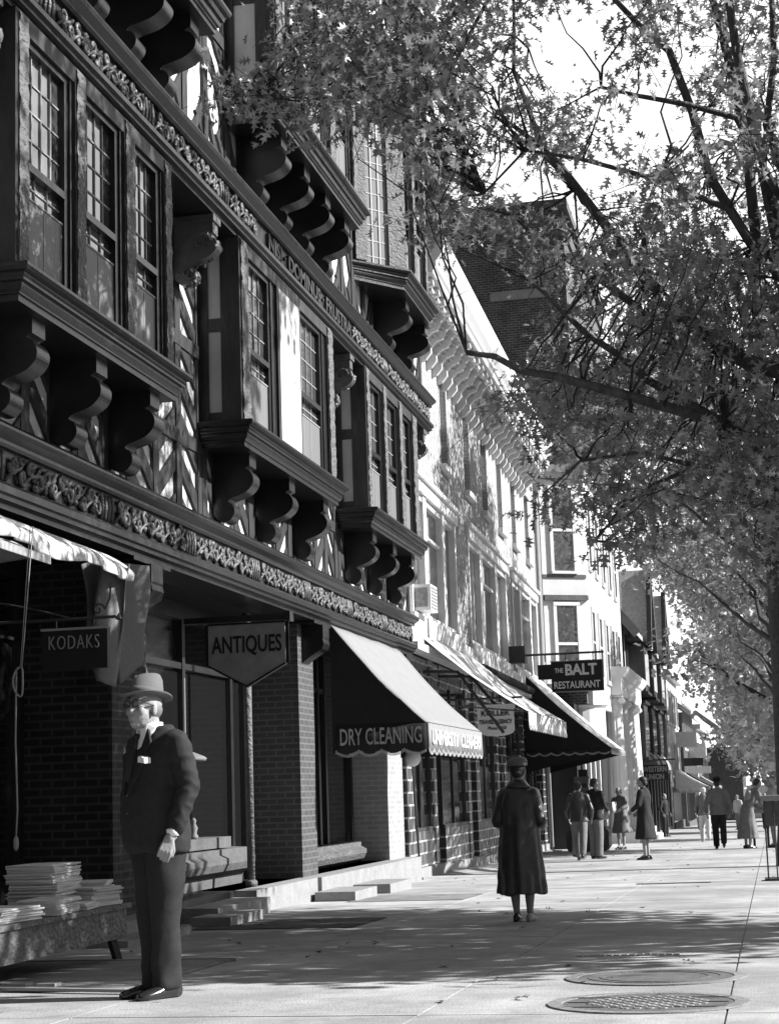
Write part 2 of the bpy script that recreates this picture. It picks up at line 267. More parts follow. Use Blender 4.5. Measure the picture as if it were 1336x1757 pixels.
CL_A=[(-3.5,11.7,6.06),(-3.4,11.6,6.05),(-3.6,12.8,6.62),(-3.4,12.5,6.41),(-3.2,12.1,6.0),(-3.1,12.6,7.43),(-3.0,12.0,6.92),(-3.2,12.8,6.91),(-3.2,12.2,6.52),(-3.1,12.7,6.24),(-3.2,13.0,7.57),(-3.1,12.7,7.24),(-2.9,11.7,6.61),(-2.9,11.7,6.4),(-2.8,11.6,6.2),(-3.1,12.9,6.61),(-2.9,12.1,6.13),(-3.2,13.0,6.44),(-2.7,11.4,6.72),(-2.6,11.5,6.66),(-2.9,12.1,6.72),(-2.7,11.4,6.25),(-2.7,12.1,6.43),(-2.9,12.3,6.41),(-2.6,11.3,5.76),(-2.6,12.0,7.1),(-2.6,12.1,6.94),(-2.8,12.9,7.26),(-2.8,12.6,6.94),(-2.5,11.9,6.39),(-2.8,12.8,6.7),(-2.5,11.5,5.93),(-2.4,11.4,6.74),(-2.7,12.7,7.2),(-2.3,11.4,6.5),(-2.6,12.5,6.64),(-2.7,13.2,6.79),(-2.4,11.6,6.11),(-2.5,12.0,6.02),(-2.5,12.0,5.92),(-2.5,13.1,7.48),(-2.3,11.5,6.56),(-2.5,12.6,7.04),(-2.4,12.0,6.62),(-2.4,12.2,6.58),(-2.5,12.7,6.67),(-2.5,12.7,6.49),(-2.5,12.6,6.34),(-2.5,12.9,6.32),(-2.2,11.7,6.78),(-2.4,12.6,7.14),(-2.2,12.0,6.73),(-2.3,12.9,7.02),(-2.4,13.0,6.97),(-2.2,11.8,6.26),(-2.3,12.3,6.25),(-2.3,12.5,6.31),(-2.5,13.1,6.37),(-2.4,12.7,6.08),(-2.1,12.5,7.2),(-2.3,13.0,7.28),(-2.2,12.4,6.95),(-2.4,13.0,6.97),(-2.2,12.5,6.68),(-2.0,11.4,5.98),(-2.2,12.5,6.45),(-2.3,12.9,6.46),(-1.9,11.3,5.62),(-2.1,11.6,5.54),(-2.1,11.5,5.36),(-2.2,12.4,5.19),(-2.2,12.3,5.09),(-2.2,13.1,7.58),(-2.3,14.6,8.09),(-2.5,15.8,8.51),(-2.4,14.7,7.87),(-2.0,12.1,6.46),(-2.5,15.2,7.6),(-2.0,11.6,5.91),(-2.7,16.6,7.92),(-2.2,13.3,6.42),(-2.1,13.0,6.12),(-2.1,12.7,5.91),(-2.2,12.9,5.83),(-2.2,13.3,5.85),(-2.2,12.8,5.45),(-2.7,16.4,6.54),(-2.4,15.3,8.61),(-2.0,13.5,7.54),(-2.0,13.3,7.1),(-2.5,15.8,8.21),(-2.4,16.0,7.82),(-2.0,12.5,5.84),(-2.3,14.1,6.31),(-2.6,16.8,7.07),(-2.2,14.3,6.03),(-2.0,14.2,7.74),(-2.2,15.3,7.88),(-2.0,13.6,6.91),(-2.2,15.2,7.31),(-1.9,13.4,6.26),(-2.1,13.7,5.72),(-2.4,16.3,6.52),(-2.2,16.4,8.7),(-1.8,14.1,7.0),(-2.1,14.6,5.94),(-1.8,15.2,8.12),(-1.5,12.0,6.35),(-1.9,15.0,7.1),(-1.6,12.9,6.01),(-1.9,14.8,5.86),(-1.8,13.3,3.98),(-2.1,15.6,4.47),(-1.6,14.5,8.04),(-1.5,14.1,6.59),(-1.7,15.8,7.11),(-1.8,14.5,5.94),(-1.6,13.5,5.45),(-1.5,13.3,5.15),(-1.9,15.9,4.84),(-2.0,16.4,4.69),(-1.7,14.1,4.13),(-1.3,13.2,7.29),(-1.7,16.5,7.64),(-1.7,16.4,7.34),(-1.6,16.2,7.18),(-1.6,14.6,6.4),(-1.8,16.7,6.13),(-1.8,16.5,6.03),(-1.8,16.7,5.38),(-1.8,16.4,5.0),(-1.7,15.1,4.55),(-1.4,13.1,3.98),(-1.6,13.7,3.91),(-1.4,12.9,3.61),(-1.7,14.4,3.36),(-1.4,15.4,8.57),(-1.4,15.4,8.39),(-1.6,16.9,7.77),(-1.4,14.9,6.67),(-1.2,12.7,4.91),(-1.5,15.3,5.24),(-1.5,14.9,4.65),(-1.7,16.5,4.92),(-1.4,14.0,4.15),(-1.3,12.9,3.78),(-1.7,16.4,4.01),(-1.8,16.7,3.69),(-1.4,16.9,9.08),(-1.1,13.8,5.28),(-1.3,15.6,5.56),(-1.3,15.0,5.13),(-1.2,13.6,4.36),(-1.1,12.8,3.93),(-1.4,14.6,4.2),(-1.4,14.2,3.96),(-1.4,14.7,3.35),(-0.8,12.4,6.08),(-1.0,12.8,5.9),(-1.2,16.0,6.39),(-1.0,13.9,5.47),(-1.0,13.4,5.07),(-0.9,12.3,4.71),(-1.2,15.2,4.74),(-1.2,15.1,4.56),(-1.3,15.3,4.44),(-1.3,15.4,4.24),(-1.0,12.9,3.62),(-1.0,14.0,3.45),(-1.0,12.7,3.0),(-1.3,17.0,3.65),(-0.9,16.8,9.16),(-0.8,15.4,8.31),(-0.8,14.5,7.45),(-0.8,15.4,7.49),(-0.9,15.4,5.87),(-1.1,15.9,5.87),(-0.9,13.6,5.08),(-0.9,13.7,4.09),(-1.1,15.5,4.28),(-1.3,16.8,4.48),(-1.2,16.4,4.19),(-1.2,15.6,3.94),(-1.0,14.0,3.42),(-0.9,13.0,3.07),(-1.0,12.7,2.75),(-1.1,15.7,3.09),(-0.5,13.0,7.16),(-0.7,16.3,8.35),(-0.7,13.0,5.55),(-0.8,15.2,6.07),(-0.8,15.3,5.84),(-0.6,12.0,4.67),(-0.9,16.8,6.05),(-0.9,16.9,5.65),(-0.9,15.7,4.97),(-0.9,15.6,4.6),(-0.8,13.4,4.02),(-0.9,13.7,3.94),(-1.1,16.5,4.26),(-0.8,12.3,3.36),(-1.1,16.2,3.99),(-0.8,12.6,3.1),(-1.0,16.7,3.72),(-0.9,14.4,3.18),(-1.0,16.1,3.23),(-0.5,14.9,7.81),(-0.6,14.4,7.26),(-0.6,14.9,6.32),(-0.5,12.2,5.06),(-0.7,15.2,5.67),(-0.5,13.0,4.83),(-0.6,13.2,4.6),(-0.6,14.3,4.85),(-0.8,15.9,5.05),(-0.6,15.1,4.7),(-0.7,14.8,4.5),(-0.8,15.7,4.17),(-0.8,15.2,3.95),(-0.6,12.1,2.99),(-0.8,13.3,2.9),(-0.4,14.7,7.97),(-0.3,12.3,6.5),(-0.4,12.3,5.35),(-0.5,16.6,6.83),(-0.5,13.0,5.28),(-0.5,14.5,5.52),(-0.4,12.3,4.67),(-0.6,15.7,5.4),(-0.5,12.8,4.49),(-0.6,15.1,4.93),(-0.5,13.0,4.3),(-0.6,13.1,4.21),(-0.5,14.0,4.26),(-0.5,13.7,3.96),(-0.6,16.0,4.16),(-0.6,13.0,2.98),(-0.2,13.8,7.54),(-0.4,13.8,5.97),(-0.4,15.6,6.33),(-0.5,16.8,6.73),(-0.4,15.6,5.95),(-0.3,12.2,4.74),(-0.3,14.0,5.08),(-0.3,14.0,4.92),(-0.4,13.0,4.57),(-0.5,16.6,5.32),(-0.4,16.1,5.11),(-0.5,15.8,4.84),(-0.4,12.4,3.81),(-0.4,15.8,4.48),(-0.4,16.9,4.37),(-0.5,15.1,3.7),(-0.5,15.2,3.57),(-0.0,16.0,8.57),(-0.1,17.0,8.7),(-0.2,15.9,7.51),(-0.2,16.4,7.52),(-0.1,13.0,5.79),(-0.2,15.2,6.03),(-0.2,15.2,5.95),(-0.2,15.6,5.85),(-0.3,16.4,5.96),(-0.3,14.9,5.35),(-0.2,15.7,5.43),(-0.2,14.3,4.82),(-0.2,16.9,5.33),(-0.4,16.8,5.03),(-0.3,13.8,4.15),(-0.4,15.6,4.45),(-0.2,15.1,4.09),(-0.3,15.1,4.06),(-0.2,12.3,3.33),(-0.2,16.2,3.81),(-0.5,16.9,3.95),(-0.3,12.7,2.99),(0.0,16.1,8.61),(0.1,15.4,7.89),(0.1,15.6,7.67),(0.0,12.9,6.27),(0.1,15.0,6.92),(0.1,16.8,7.54),(-0.0,16.3,6.72),(-0.1,12.4,4.69),(-0.2,13.5,4.91),(-0.2,16.1,5.5),(-0.1,12.9,4.52),(-0.2,14.6,4.6),(-0.1,16.9,4.82),(-0.1,16.8,4.66),(-0.1,15.5,4.29),(-0.1,13.5,3.63),(-0.1,16.2,3.96),(-0.2,12.2,3.2),(-0.2,12.7,3.17),(-0.2,15.1,3.32),(0.2,16.4,8.61),(0.2,15.6,7.64),(0.1,12.1,5.51),(0.1,16.7,6.72),(0.2,16.9,6.62),(0.2,16.0,6.17),(-0.0,15.2,5.5),(0.0,14.1,5.08),(-0.0,12.6,4.5),(0.1,12.6,4.35),(-0.0,12.7,4.15),(-0.0,16.6,5.02),(0.0,16.3,4.72),(0.0,12.2,3.71),(-0.1,13.9,3.89),(0.1,14.7,3.83),(-0.0,12.7,3.42),(-0.1,12.4,3.18),(-0.1,13.2,2.93),(-0.1,15.9,3.15),(0.4,17.0,9.05),(0.3,14.8,7.83),(0.3,14.6,7.44),(0.4,12.9,6.35),(0.3,14.2,6.66),(0.3,14.7,6.67),(0.3,14.0,6.16),(0.3,13.7,5.87),(0.1,15.9,5.06),(0.1,12.6,4.16),(0.2,16.5,4.76),(0.1,13.3,3.85),(0.1,14.8,4.01),(0.1,13.9,3.69),(0.1,12.2,3.33),(0.1,15.5,3.76),(0.1,12.3,3.08),(0.1,12.4,2.92),(0.0,12.1,2.58),(0.5,14.1,7.21),(0.5,16.7,7.56),(0.4,16.8,6.63),(0.3,12.1,4.82),(0.4,16.6,5.95),(0.3,12.3,4.06),(0.2,16.9,4.97),(0.3,16.2,4.75),(0.3,14.1,3.98),(0.2,14.2,3.87),(0.3,15.5,3.99),(0.3,14.3,3.72),(0.3,15.7,3.64),(0.2,16.4,3.49),(0.2,12.4,2.8),(0.2,12.4,2.71),(0.2,13.8,2.65),(0.8,16.9,8.43),(0.7,15.2,7.33),(0.5,13.2,5.74),(0.6,15.8,6.45),(0.6,16.9,6.64),(0.6,14.6,5.71),(0.4,13.5,4.99),(0.5,13.7,4.86),(0.5,16.5,5.55),(0.5,13.0,4.42),(0.4,15.3,4.93),(0.5,15.6,4.89),(0.4,16.5,4.86),(0.4,14.2,4.09),(0.4,12.9,3.33),(0.4,16.1,3.78),(0.3,15.0,3.41),(0.4,15.5,3.22),(0.4,15.8,3.09),(0.4,13.0,2.47),(0.7,15.3,7.18),(0.7,13.6,6.37),(0.7,16.8,6.08),(0.7,16.8,6.03),(0.6,13.4,4.6),(0.5,12.0,4.1),(0.6,15.7,4.88),(0.6,15.7,4.73),(0.6,15.8,4.53),(0.6,16.7,3.86),(0.5,16.5,3.36),(0.5,16.4,3.04)]
g = MB(); g.add([(-700, -60, gz(-60)), (700, -60, gz(-60)), (700, 1500, gz(1500)), (-700, 1500, gz(1500))], [(0, 1, 2, 3)])
struct('ground', g, 'asphalt')
g = MB(); slabs = []
xs = [-8.0, -5.35, -3.55, -1.75, -.27, 2.2]; ys = [-6+1.83*i for i in range(120)]
for i in range(len(xs)-1):
    for j in range(len(ys)-1):
        e = .006; dz = random.uniform(-.001, .001)
        x0, x1, y0, y1 = xs[i]+e, xs[i+1]-e, ys[j]+e, ys[j+1]-e
        a = [(x0, y0, gz(y0)+.02+dz), (x1, y0, gz(y0)+.02+dz), (x1, y1, gz(y1)+.02+dz), (x0, y1, gz(y1)+.02+dz)]
        b = [(p[0], p[1], p[2]-.010) for p in a]
        g.add(a+b, [(0, 1, 2, 3), (0, 4, 5, 1), (1, 5, 6, 2), (2, 6, 7, 3), (3, 7, 4, 0)])
struct('pavement', g, 'concrete')
g = MB(); g.add([(-8.2, -8, gz(-8)+.012), (2.2, -8, gz(-8)+.012), (2.2, 215, gz(215)+.012), (-8.2, 215, gz(215)+.012)], [(0, 1, 2, 3)])
struct('pavement_bed', g, 'cover_metal')
g = MB()
for j in range(60):
    y0, y1 = -8+3.7*j, -8+3.7*(j+1)-.01
    g.add([(2.2, y0, gz(y0)-.15), (2.36, y0, gz(y0)-.15), (2.36, y0, gz(y0)+.02), (2.2, y0, gz(y0)+.02), (2.2, y1, gz(y1)-.15), (2.36, y1, gz(y1)-.15), (2.36, y1, gz(y1)+.02), (2.2, y1, gz(y1)+.02)],
          [(0, 3, 2, 1), (4, 5, 6, 7), (0, 1, 5, 4), (1, 2, 6, 5), (2, 3, 7, 6), (3, 0, 4, 7)])
struct('kerb', g, 'stone_grey')
# metalwork let into the pavement
def cover(name, label, x, y, r, kind):
    t = thing(name, label, 'manhole cover', (x, y, gz(y)+.0225), None); t.rotation_euler.x = -math.atan(SL)
    b = MB(); b.lathe([(r, 0), (r, .006), (r-.07, .006), (r-.075, .002)], seg=48); local(b.build('rim', 'iron_grey' if kind == 'grid' else 'plate'), t)
    b = MB(); b.lathe([(r-.075, .0005), (r-.076, .003)], seg=48); local(b.build('plate', 'cover_metal'), t)
    b = MB()
    if kind == 'grid':
        for i in range(-12, 13):
            for j in range(-14, 15):
                px, py = i*.062+(j % 2)*.031, j*.054
                if math.hypot(px, py) < r-.2: b.lathe([(.024, .003), (.021, .0075)], (px, py, 0), 6)
        for k in (-1, 0, 1): b.box(-(r-.1), r-.1, k*.22-.006, k*.22+.006, .002, .0085)
        local(b.build('grid', 'plate'), t)
    else:
        for rr in (r-.13, r-.2):
            b.rings([[(q*math.cos(2*PI*k/48), q*math.sin(2*PI*k/48), z) for k in range(48)] for q, z in ((rr, .003), (rr, .006), (rr-.02, .006), (rr-.02, .003))], False)
        local(b.build('ring', 'cover_metal'), t)
cover('manhole_cover', 'round manhole cover with hexagon grid in the sunlit bottom of the pavement', -.67, 9.1, .5, 'grid')
cover('manhole_cover', 'plain dark round manhole cover lying in shade behind the gridded one', -.72, 10.5, .52, 'ring')
b = MB()
for i in range(14): b.box(-1.35+i*.05, -1.35+i*.05+.035, 12.1, 12.22, gz(12.1)+.018, gz(12.1)+.026)
tag(b.build('vent_grating', 'iron_grey'), 'short slotted metal vent strip let into the shaded pavement behind the manhole covers', 'grating')
t = thing('cellar_door', 'dark metal cellar door flat in the pavement at the feet of the man in the suit', 'cellar door', (-4.5, 10.8, gz(10.8)+.024)); t.rotation_euler.x = -math.atan(SL)
b = MB(); b.box(-1.3, .72, -.8, 1.3, 0, .012); local(b.build('leaf', 'plate'), t)
b = MB(); b.bar((-1.4, -.45, .016), (.95, -1.0, .016), .05, .018); b.bar((-1.3, 1.34, .008), (.76, 1.34, .008), .05, .02); local(b.build('metal_edge', 'lead'), t)
b = MB(); b.box(-.1, .02, -.6, -.5, .012, .03); b.box(.1, .22, -.63, -.53, .012, .03); local(b.build('hinge', 'lead'), t)
b = MB(); b.add([(-5.3, 15.7, gz(15.7)+.027), (-3.75, 15.7, gz(15.7)+.027), (-3.75, 17.2, gz(17.2)+.027), (-5.3, 17.2, gz(17.2)+.027)], [(0, 1, 2, 3)])
tag(b.build('cellar_hatch', 'asphalt'), 'square dark hatch plate in the pavement before the antiques shop', 'hatch')
b = MB(); b.add([(-5.0, 20.6, gz(20.6)+.027), (-3.6, 20.6, gz(20.6)+.027), (-3.6, 22.2, gz(22.2)+.027), (-5.0, 22.2, gz(22.2)+.027)], [(0, 1, 2, 3)])
tag(b.build('pavement_grate', 'plate'), 'pale grey grate in the sunny pavement below the cleaning awning', 'grate')
# ------------------------------------------------------------ half-timbered building on the left
Y0, Y1 = 7.6, 27.6
tud = thing('tudor_building', 'dark half-timbered building with overhanging bay windows and carved friezes at left', 'building', (-5.7, 17, gz(17)))
def clip_strip(a0, a1, b0, b1, zl, zh):
    poly = [a0, b0, b1, a1]
    for lim, sgn in ((zl, 1), (zh, -1)):
        out = []
        for i in range(len(poly)):
            p, q = poly[i], poly[(i+1) % len(poly)]; pi, qi = (p[1]-lim)*sgn >= 0, (q[1]-lim)*sgn >= 0
            if pi: out.append(p)
            if pi != qi: t = (lim-p[1])/(q[1]-p[1]); out.append((p[0]+t*(q[0]-p[0]), lim))
        poly = out
        if len(poly) < 3: return None
    return poly
def timber_wall(x, y0, y1, z0, z1, sp=.58, sw=.16, curved=False, rails=()):
    """studs with slanting braces between them, their direction turning from bay to bay"""
    b = MB(); n = max(1, round((y1-y0)/sp)); sp = (y1-y0)/n
    for i in range(n+1):
        yc = y0+i*sp; j = random.uniform(-.01, .01); b.box(x, x+.035+random.uniform(0, .008), yc-sw/2+j, yc+sw/2+j, z0, z1)
    for i in range(n):
        a, c = y0+i*sp+sw/2+.012, y0+(i+1)*sp-sw/2-.012; up = 1 if i % 2 else -1
        rise = .34 if not curved else .5; w_ = .20 if not curved else .15; gap = .43 if not curved else .62
        k = -3
        while z0+k*gap < z1:
            zb = z0+k*gap+(.1 if up > 0 else .1+rise)
            if not curved:
                pl = clip_strip((a, zb), (a, zb+w_), (c, zb+up*rise), (c, zb+up*rise+w_), z0+.002, z1-.002)
                if pl: b.prism([(p[0], p[1]) for p in pl], 'x', x, x+.03)
            else:
                pts = [(a+(c-a)*t, zb+up*rise*t+(.1 if k % 2 else -.1)*math.sin(t*PI)) for t in [q/6 for q in range(7)]]
                for p, q in zip(pts, pts[1:]):
                    pl = clip_strip((p[0], p[1]), (p[0], p[1]+w_), (q[0], q[1]), (q[0], q[1]+w_), z0+.002, z1-.002)
                    if pl: b.prism(pl, 'x', x, x+.03)
            k += 1
    if curved:
        for i in range(n):
            yc = y0+(i+.5)*sp
            for zz in (z0+.5, z0+1.5, z0+2.5):
                if zz < z1-.3: b.prism([(yc+s_*(sp/2-sw/2)*(1-t)*.99, zz+.16*(1 if t == 0 else .2 if t < 1 else 0)*0+(.22*(1-t))*k_) for s_, t, k_ in ((1, 0, 1), (1, .6, .5), (1, .9, 0), (1, .6, -.5), (1, 0, -1))], 'x', x, x+.028)
    for z in rails: b.box(x, x+.047, y0-sw/2, y1+sw/2, z-.07, z+.07)
    return b
# walls behind the timbers
b = MB(); b.box(-6.0, -5.53, Y0, Y1, 3.3, 6.775); b.build('stucco_wall', 'stucco', tud)
b = MB(); b.box(-5.8, -5.2, Y0, Y1, 7.0, 10.75); b.box(-9.5, -5.81, Y0, Y1, 3.31, 13.6); b.build('upper_wall', 'stucco', tud)
timber_wall(-5.53, Y0, 11.3, 3.75, 6.8, rails=(4.5,)).build('timber_frame', 'timber', tud)
timber_wall(-5.53, 11.36, 14.8, 3.75, 4.6).build('timber_frame', 'timber', tud)
timber_wall(-5.53, 14.86, 16.86, 3.75, 6.8, rails=(4.55, 5.55)).build('timber_frame', 'timber', tud)
timber_wall(-5.53, 17.0, 20.85, 3.75, 4.6).build('timber_frame', 'timber', tud)
timber_wall(-5.53, 21.05, 22.65, 3.75, 6.8, rails=(4.55, 5.55)).build('timber_frame', 'timber', tud)
timber_wall(-5.53, 22.85, 26.3, 3.75, 4.6).build('timber_frame', 'timber', tud)
timber_wall(-5.53, 26.45, 27.53, 3.75, 6.8, rails=(4.55,)).build('timber_frame', 'timber', tud)
for a, c in ((Y0+.1, 11.2), (14.85, 16.9), (20.8, 22.7), (26.3, 27.53)):
    timber_wall(-5.2, a, c, 7.3, 10.7, sp=.6, sw=.15, curved=True, rails=(8.9,)).build('timber_frame', 'timber', tud)
for a, c in ((11.35, 14.75), (16.95, 20.7), (22.8, 26.2)):
    timber_wall(-5.2, a, c, 7.3, 8.03, sp=.6, sw=.15, curved=True).build('timber_frame', 'timber', tud)

def sweep(b, prof, y0, y1):        # closed (x,z) section carried along the street
    b.prism(prof, 'y', y0, y1)
def curl(b, y, z, x, r, d, up):
    pts = []
    for i in range(15):
        t = i/14; a = d*(t*2.6*PI)+(0 if up > 0 else PI); rr = r*(1-.78*t)
        pts.append((x+.012+.018*math.sin(t*PI), y+rr*math.cos(a), z+rr*math.sin(a)))
    b.tube(pts, [.022*(1-.4*i/14) for i in range(15)], 6)
def carving(x, zc, h, y0, y1):
    b = MB(); rnd = random.Random(int(zc*100)); y = y0+.15; k = 0
    while y < y1-.2:
        if k % 7 == 6:
            for q in range(4): b.tube([(x+.015, y-.12+q*.08, zc-h*.42), (x+.03, y-.12+q*.08, zc), (x+.015, y-.12+q*.08, zc+h*.42)], .02, 6)
            y += .4
        else:
            r = h*.27
            curl(b, y-.08, zc+h*.14, x, r, 1, 1 if k % 2 else -1); curl(b, y+.08, zc-h*.14, x, r, -1, -1 if k % 2 else 1)
            for q in range(5):
                a = rnd.uniform(0, 2*PI); rr = rnd.uniform(.2, .45)*h
                b.ell((x+.02, y+rr*math.cos(a)*1.1, zc+rr*math.sin(a)*.85), (.028, rnd.uniform(.02, .045), rnd.uniform(.02, .05)), 6, 4, Matrix.Rotation(rnd.uniform(0, PI), 3, 'X'))
            b.tube([(x+.01, y-.2, zc-h*.38), (x+.035, y-.1, zc-h*.05), (x+.03, y+.02, zc+h*.06), (x+.01, y+.16, zc+h*.38)], .016, 5)
            y += .31
        k += 1
    return b
def cornice(name, xf, z0, z1, xb, text=None):
    """carved frieze: bottom moulding, recessed carved board, heavy top moulding"""
    h = z1-z0; a, c = z0+h*.30, z0+h*.74
    b = MB(); sweep(b, [(xb, z0), (xf-.1, z0), (xf-.1, z0+.04), (xf-.05, z0+.055), (xf-.05, z0+.09), (xf-.02, z0+.1), (xf-.02, a-.03), (xf-.045, a), (xb, a)], Y0, Y1)
    o = b.build(name, 'gloss_paint', tud)
    b = MB(); sweep(b, [(xb, a+.001), (xf-.1, a+.001), (xf-.1, c-.001), (xb, c-.001)], Y0, Y1-.004); b.build('board', 'dark_wood', o)
    b = MB(); sweep(b, [(xb, c), (xf-.06, c), (xf-.04, c+.02), (xf-.04, c+.045), (xf+.02, c+.08), (xf+.035, c+.11), (xf+.035, z1-.03), (xf+.01, z1), (xb, z1+.02)], Y0, Y1); b.build('top_moulding', 'gloss_paint', o)
    spans = [(Y0, Y1)] if not text else [(Y0, text[0]), (text[1], Y1)]
    for s0, s1 in spans:
        carving(xf-.1, (a+c)/2, c-a, s0, s1).build('carving', 'carved', o, smooth=True)
    if text:
        t = MB(); put_text(t, text[2], .25, .015, (xf-.08, (text[0]+text[1])/2, (a+c)/2), 'x', width=(text[1]-text[0])*.94, bold=.006); t.build('lettering', 'timber', o)
    return o
cornice('carved_cornice', -5.38, 3.18, 3.80, -5.9)
cornice('carved_cornice', -4.97, 6.78, 7.36, -5.62, (17.9, 22.1, 'NISI · DOMINUS · FRUSTRA'))
cornice('carved_cornice', -4.55, 10.55, 11.2, -5.25)

# bay windows
def molding(b, prof, xw, xf, y0, y1, cant=0):
    loops = [[(xw, y0-o, z), (xf+o, y0-o+cant, z), (xf+o, y1+o-cant, z), (xw, y1+o, z)] for o, z in prof]
    n = len(b.v); m = len(loops)
    for l in loops: b.v += l
    for i in range(m-1):
        for k in range(3): b.face((n+i*4+k, n+i*4+k+1, n+i*4+k+5, n+i*4+k+4))
    b.face((n+3, n+2, n+1, n)); e = n+(m-1)*4; b.face((e, e+1, e+2, e+3))
def scroll_poly(dp, h):
    """S-bracket outline, (out from wall, height below the shelf)"""
    k = dp/.55; q = h/.72; K = [(.5, -.13), (.44, -.155), (.5, -.19), (.545, -.26), (.53, -.34), (.45, -.41), (.34, -.45), (.24, -.475), (.20, -.51), (.25, -.54), (.285, -.6), (.265, -.67), (.2, -.72), (.11, -.725), (.04, -.69)]
    P = [(0, 0), (.5, 0)]; n = len(K)
    for i in range(n-1):
        p0, p1, p2, p3 = [Vector(K[max(0, min(n-1, i+d))]) for d in (-1, 0, 1, 2)]
        for t in (0, .25, .5, .75): P.append(tuple(.5*((2*p1)+(p2-p0)*t+(2*p0-5*p1+4*p2-p3)*t*t+(3*p1-p0-3*p2+p3)*t**3)))
    P += [K[-1], (0, -.64)]
    return [(x*k, z*q) for x, z in P]
def bracket(parent, xw, y, z, dp, h, wdt=.24):
    b = MB(); P = scroll_poly(dp, h); b.prism([(xw+x, z+zz) for x, zz in P], 'y', y-wdt/2, y+wdt/2)
    b.box(xw, xw+dp*1.0, y-wdt/2-.03, y+wdt/2+.03, z+.002, z+.1); b.build('bracket', 'gloss_paint', parent)
def window(parent, x, y0, y1, z0, z1, cols=4, rows=4, mid=None, panel=True):
    """sash window with leaded upper lights; x is the glass plane, faces +x"""
    mid = mid if mid is not None else z0+(z1-z0)*.46; b = MB(); fr = .045
    b.m = 0
    for a, c in ((y0, y0+fr), (y1-fr, y1)): b.box(x-.02, x+.05, a, c, z0, z1)
    b.box(x-.02, x+.05, y0+fr, y1-fr, z1-fr, z1); b.box(x-.02, x+.045, y0+fr, y1-fr, z0, z0+fr); b.box(x+.001, x+.06, y0+fr, y1-fr, mid-.03, mid+.03)
    b.m = 1
    b.box(x-.012, x-.004, y0+fr, y1-fr, z0+fr, z1-fr)
    b.m = 2
    for i in range(1, cols): yy = y0+fr+(y1-y0-2*fr)*i/cols; b.box(x-.003, x+.008, yy-.006, yy+.006, mid+.03, z1-fr)
    for i in range(1, rows): zz = mid+.03+(z1-fr-mid-.03)*i/rows; b.box(x-.003, x+.007, y0+fr, y1-fr, zz-.006, zz+.006)
    if panel:
        pz = z0+(mid-z0)*.72
        for i in range(1, 3): yy = y0+fr+(y1-y0-2*fr)*i/3; b.box(x-.003, x+.008, yy-.006, yy+.006, pz, mid-.03)
        b.box(x-.003, x+.007, y0+fr, y1-fr, (pz+mid)/2-.01, (pz+mid)/2+.002)
        b.m = 3; b.box(x+.01, x+.03, y0+fr+.002, (y0+y1)/2-.006, z0+fr+.002, pz); b.box(x+.01, x+.03, (y0+y1)/2+.006, y1-fr-.002, z0+fr+.002, pz)
        b.m = 2; b.box(x+.012, x+.034, (y0+y1)/2-.005, (y0+y1)/2+.005, z0+fr, pz); b.box(x+.01, x+.038, y0+fr, y1-fr, pz+.001, pz+.015)
    return b.build('window', ['gloss_paint', 'glass', 'lead', 'panel'], parent)
MOLD = [(.0, -.25), (.02, -.25), (.02, -.2), (.035, -.198), (.035, -.185), (.055, -.17), (.065, -.14), (.065, -.115), (.09, -.113), (.09, -.095), (.1, -.075), (.1, -.055), (.13, -.05), (.145, -.025), (.145, 0), (.12, .012), (.0, .02)]
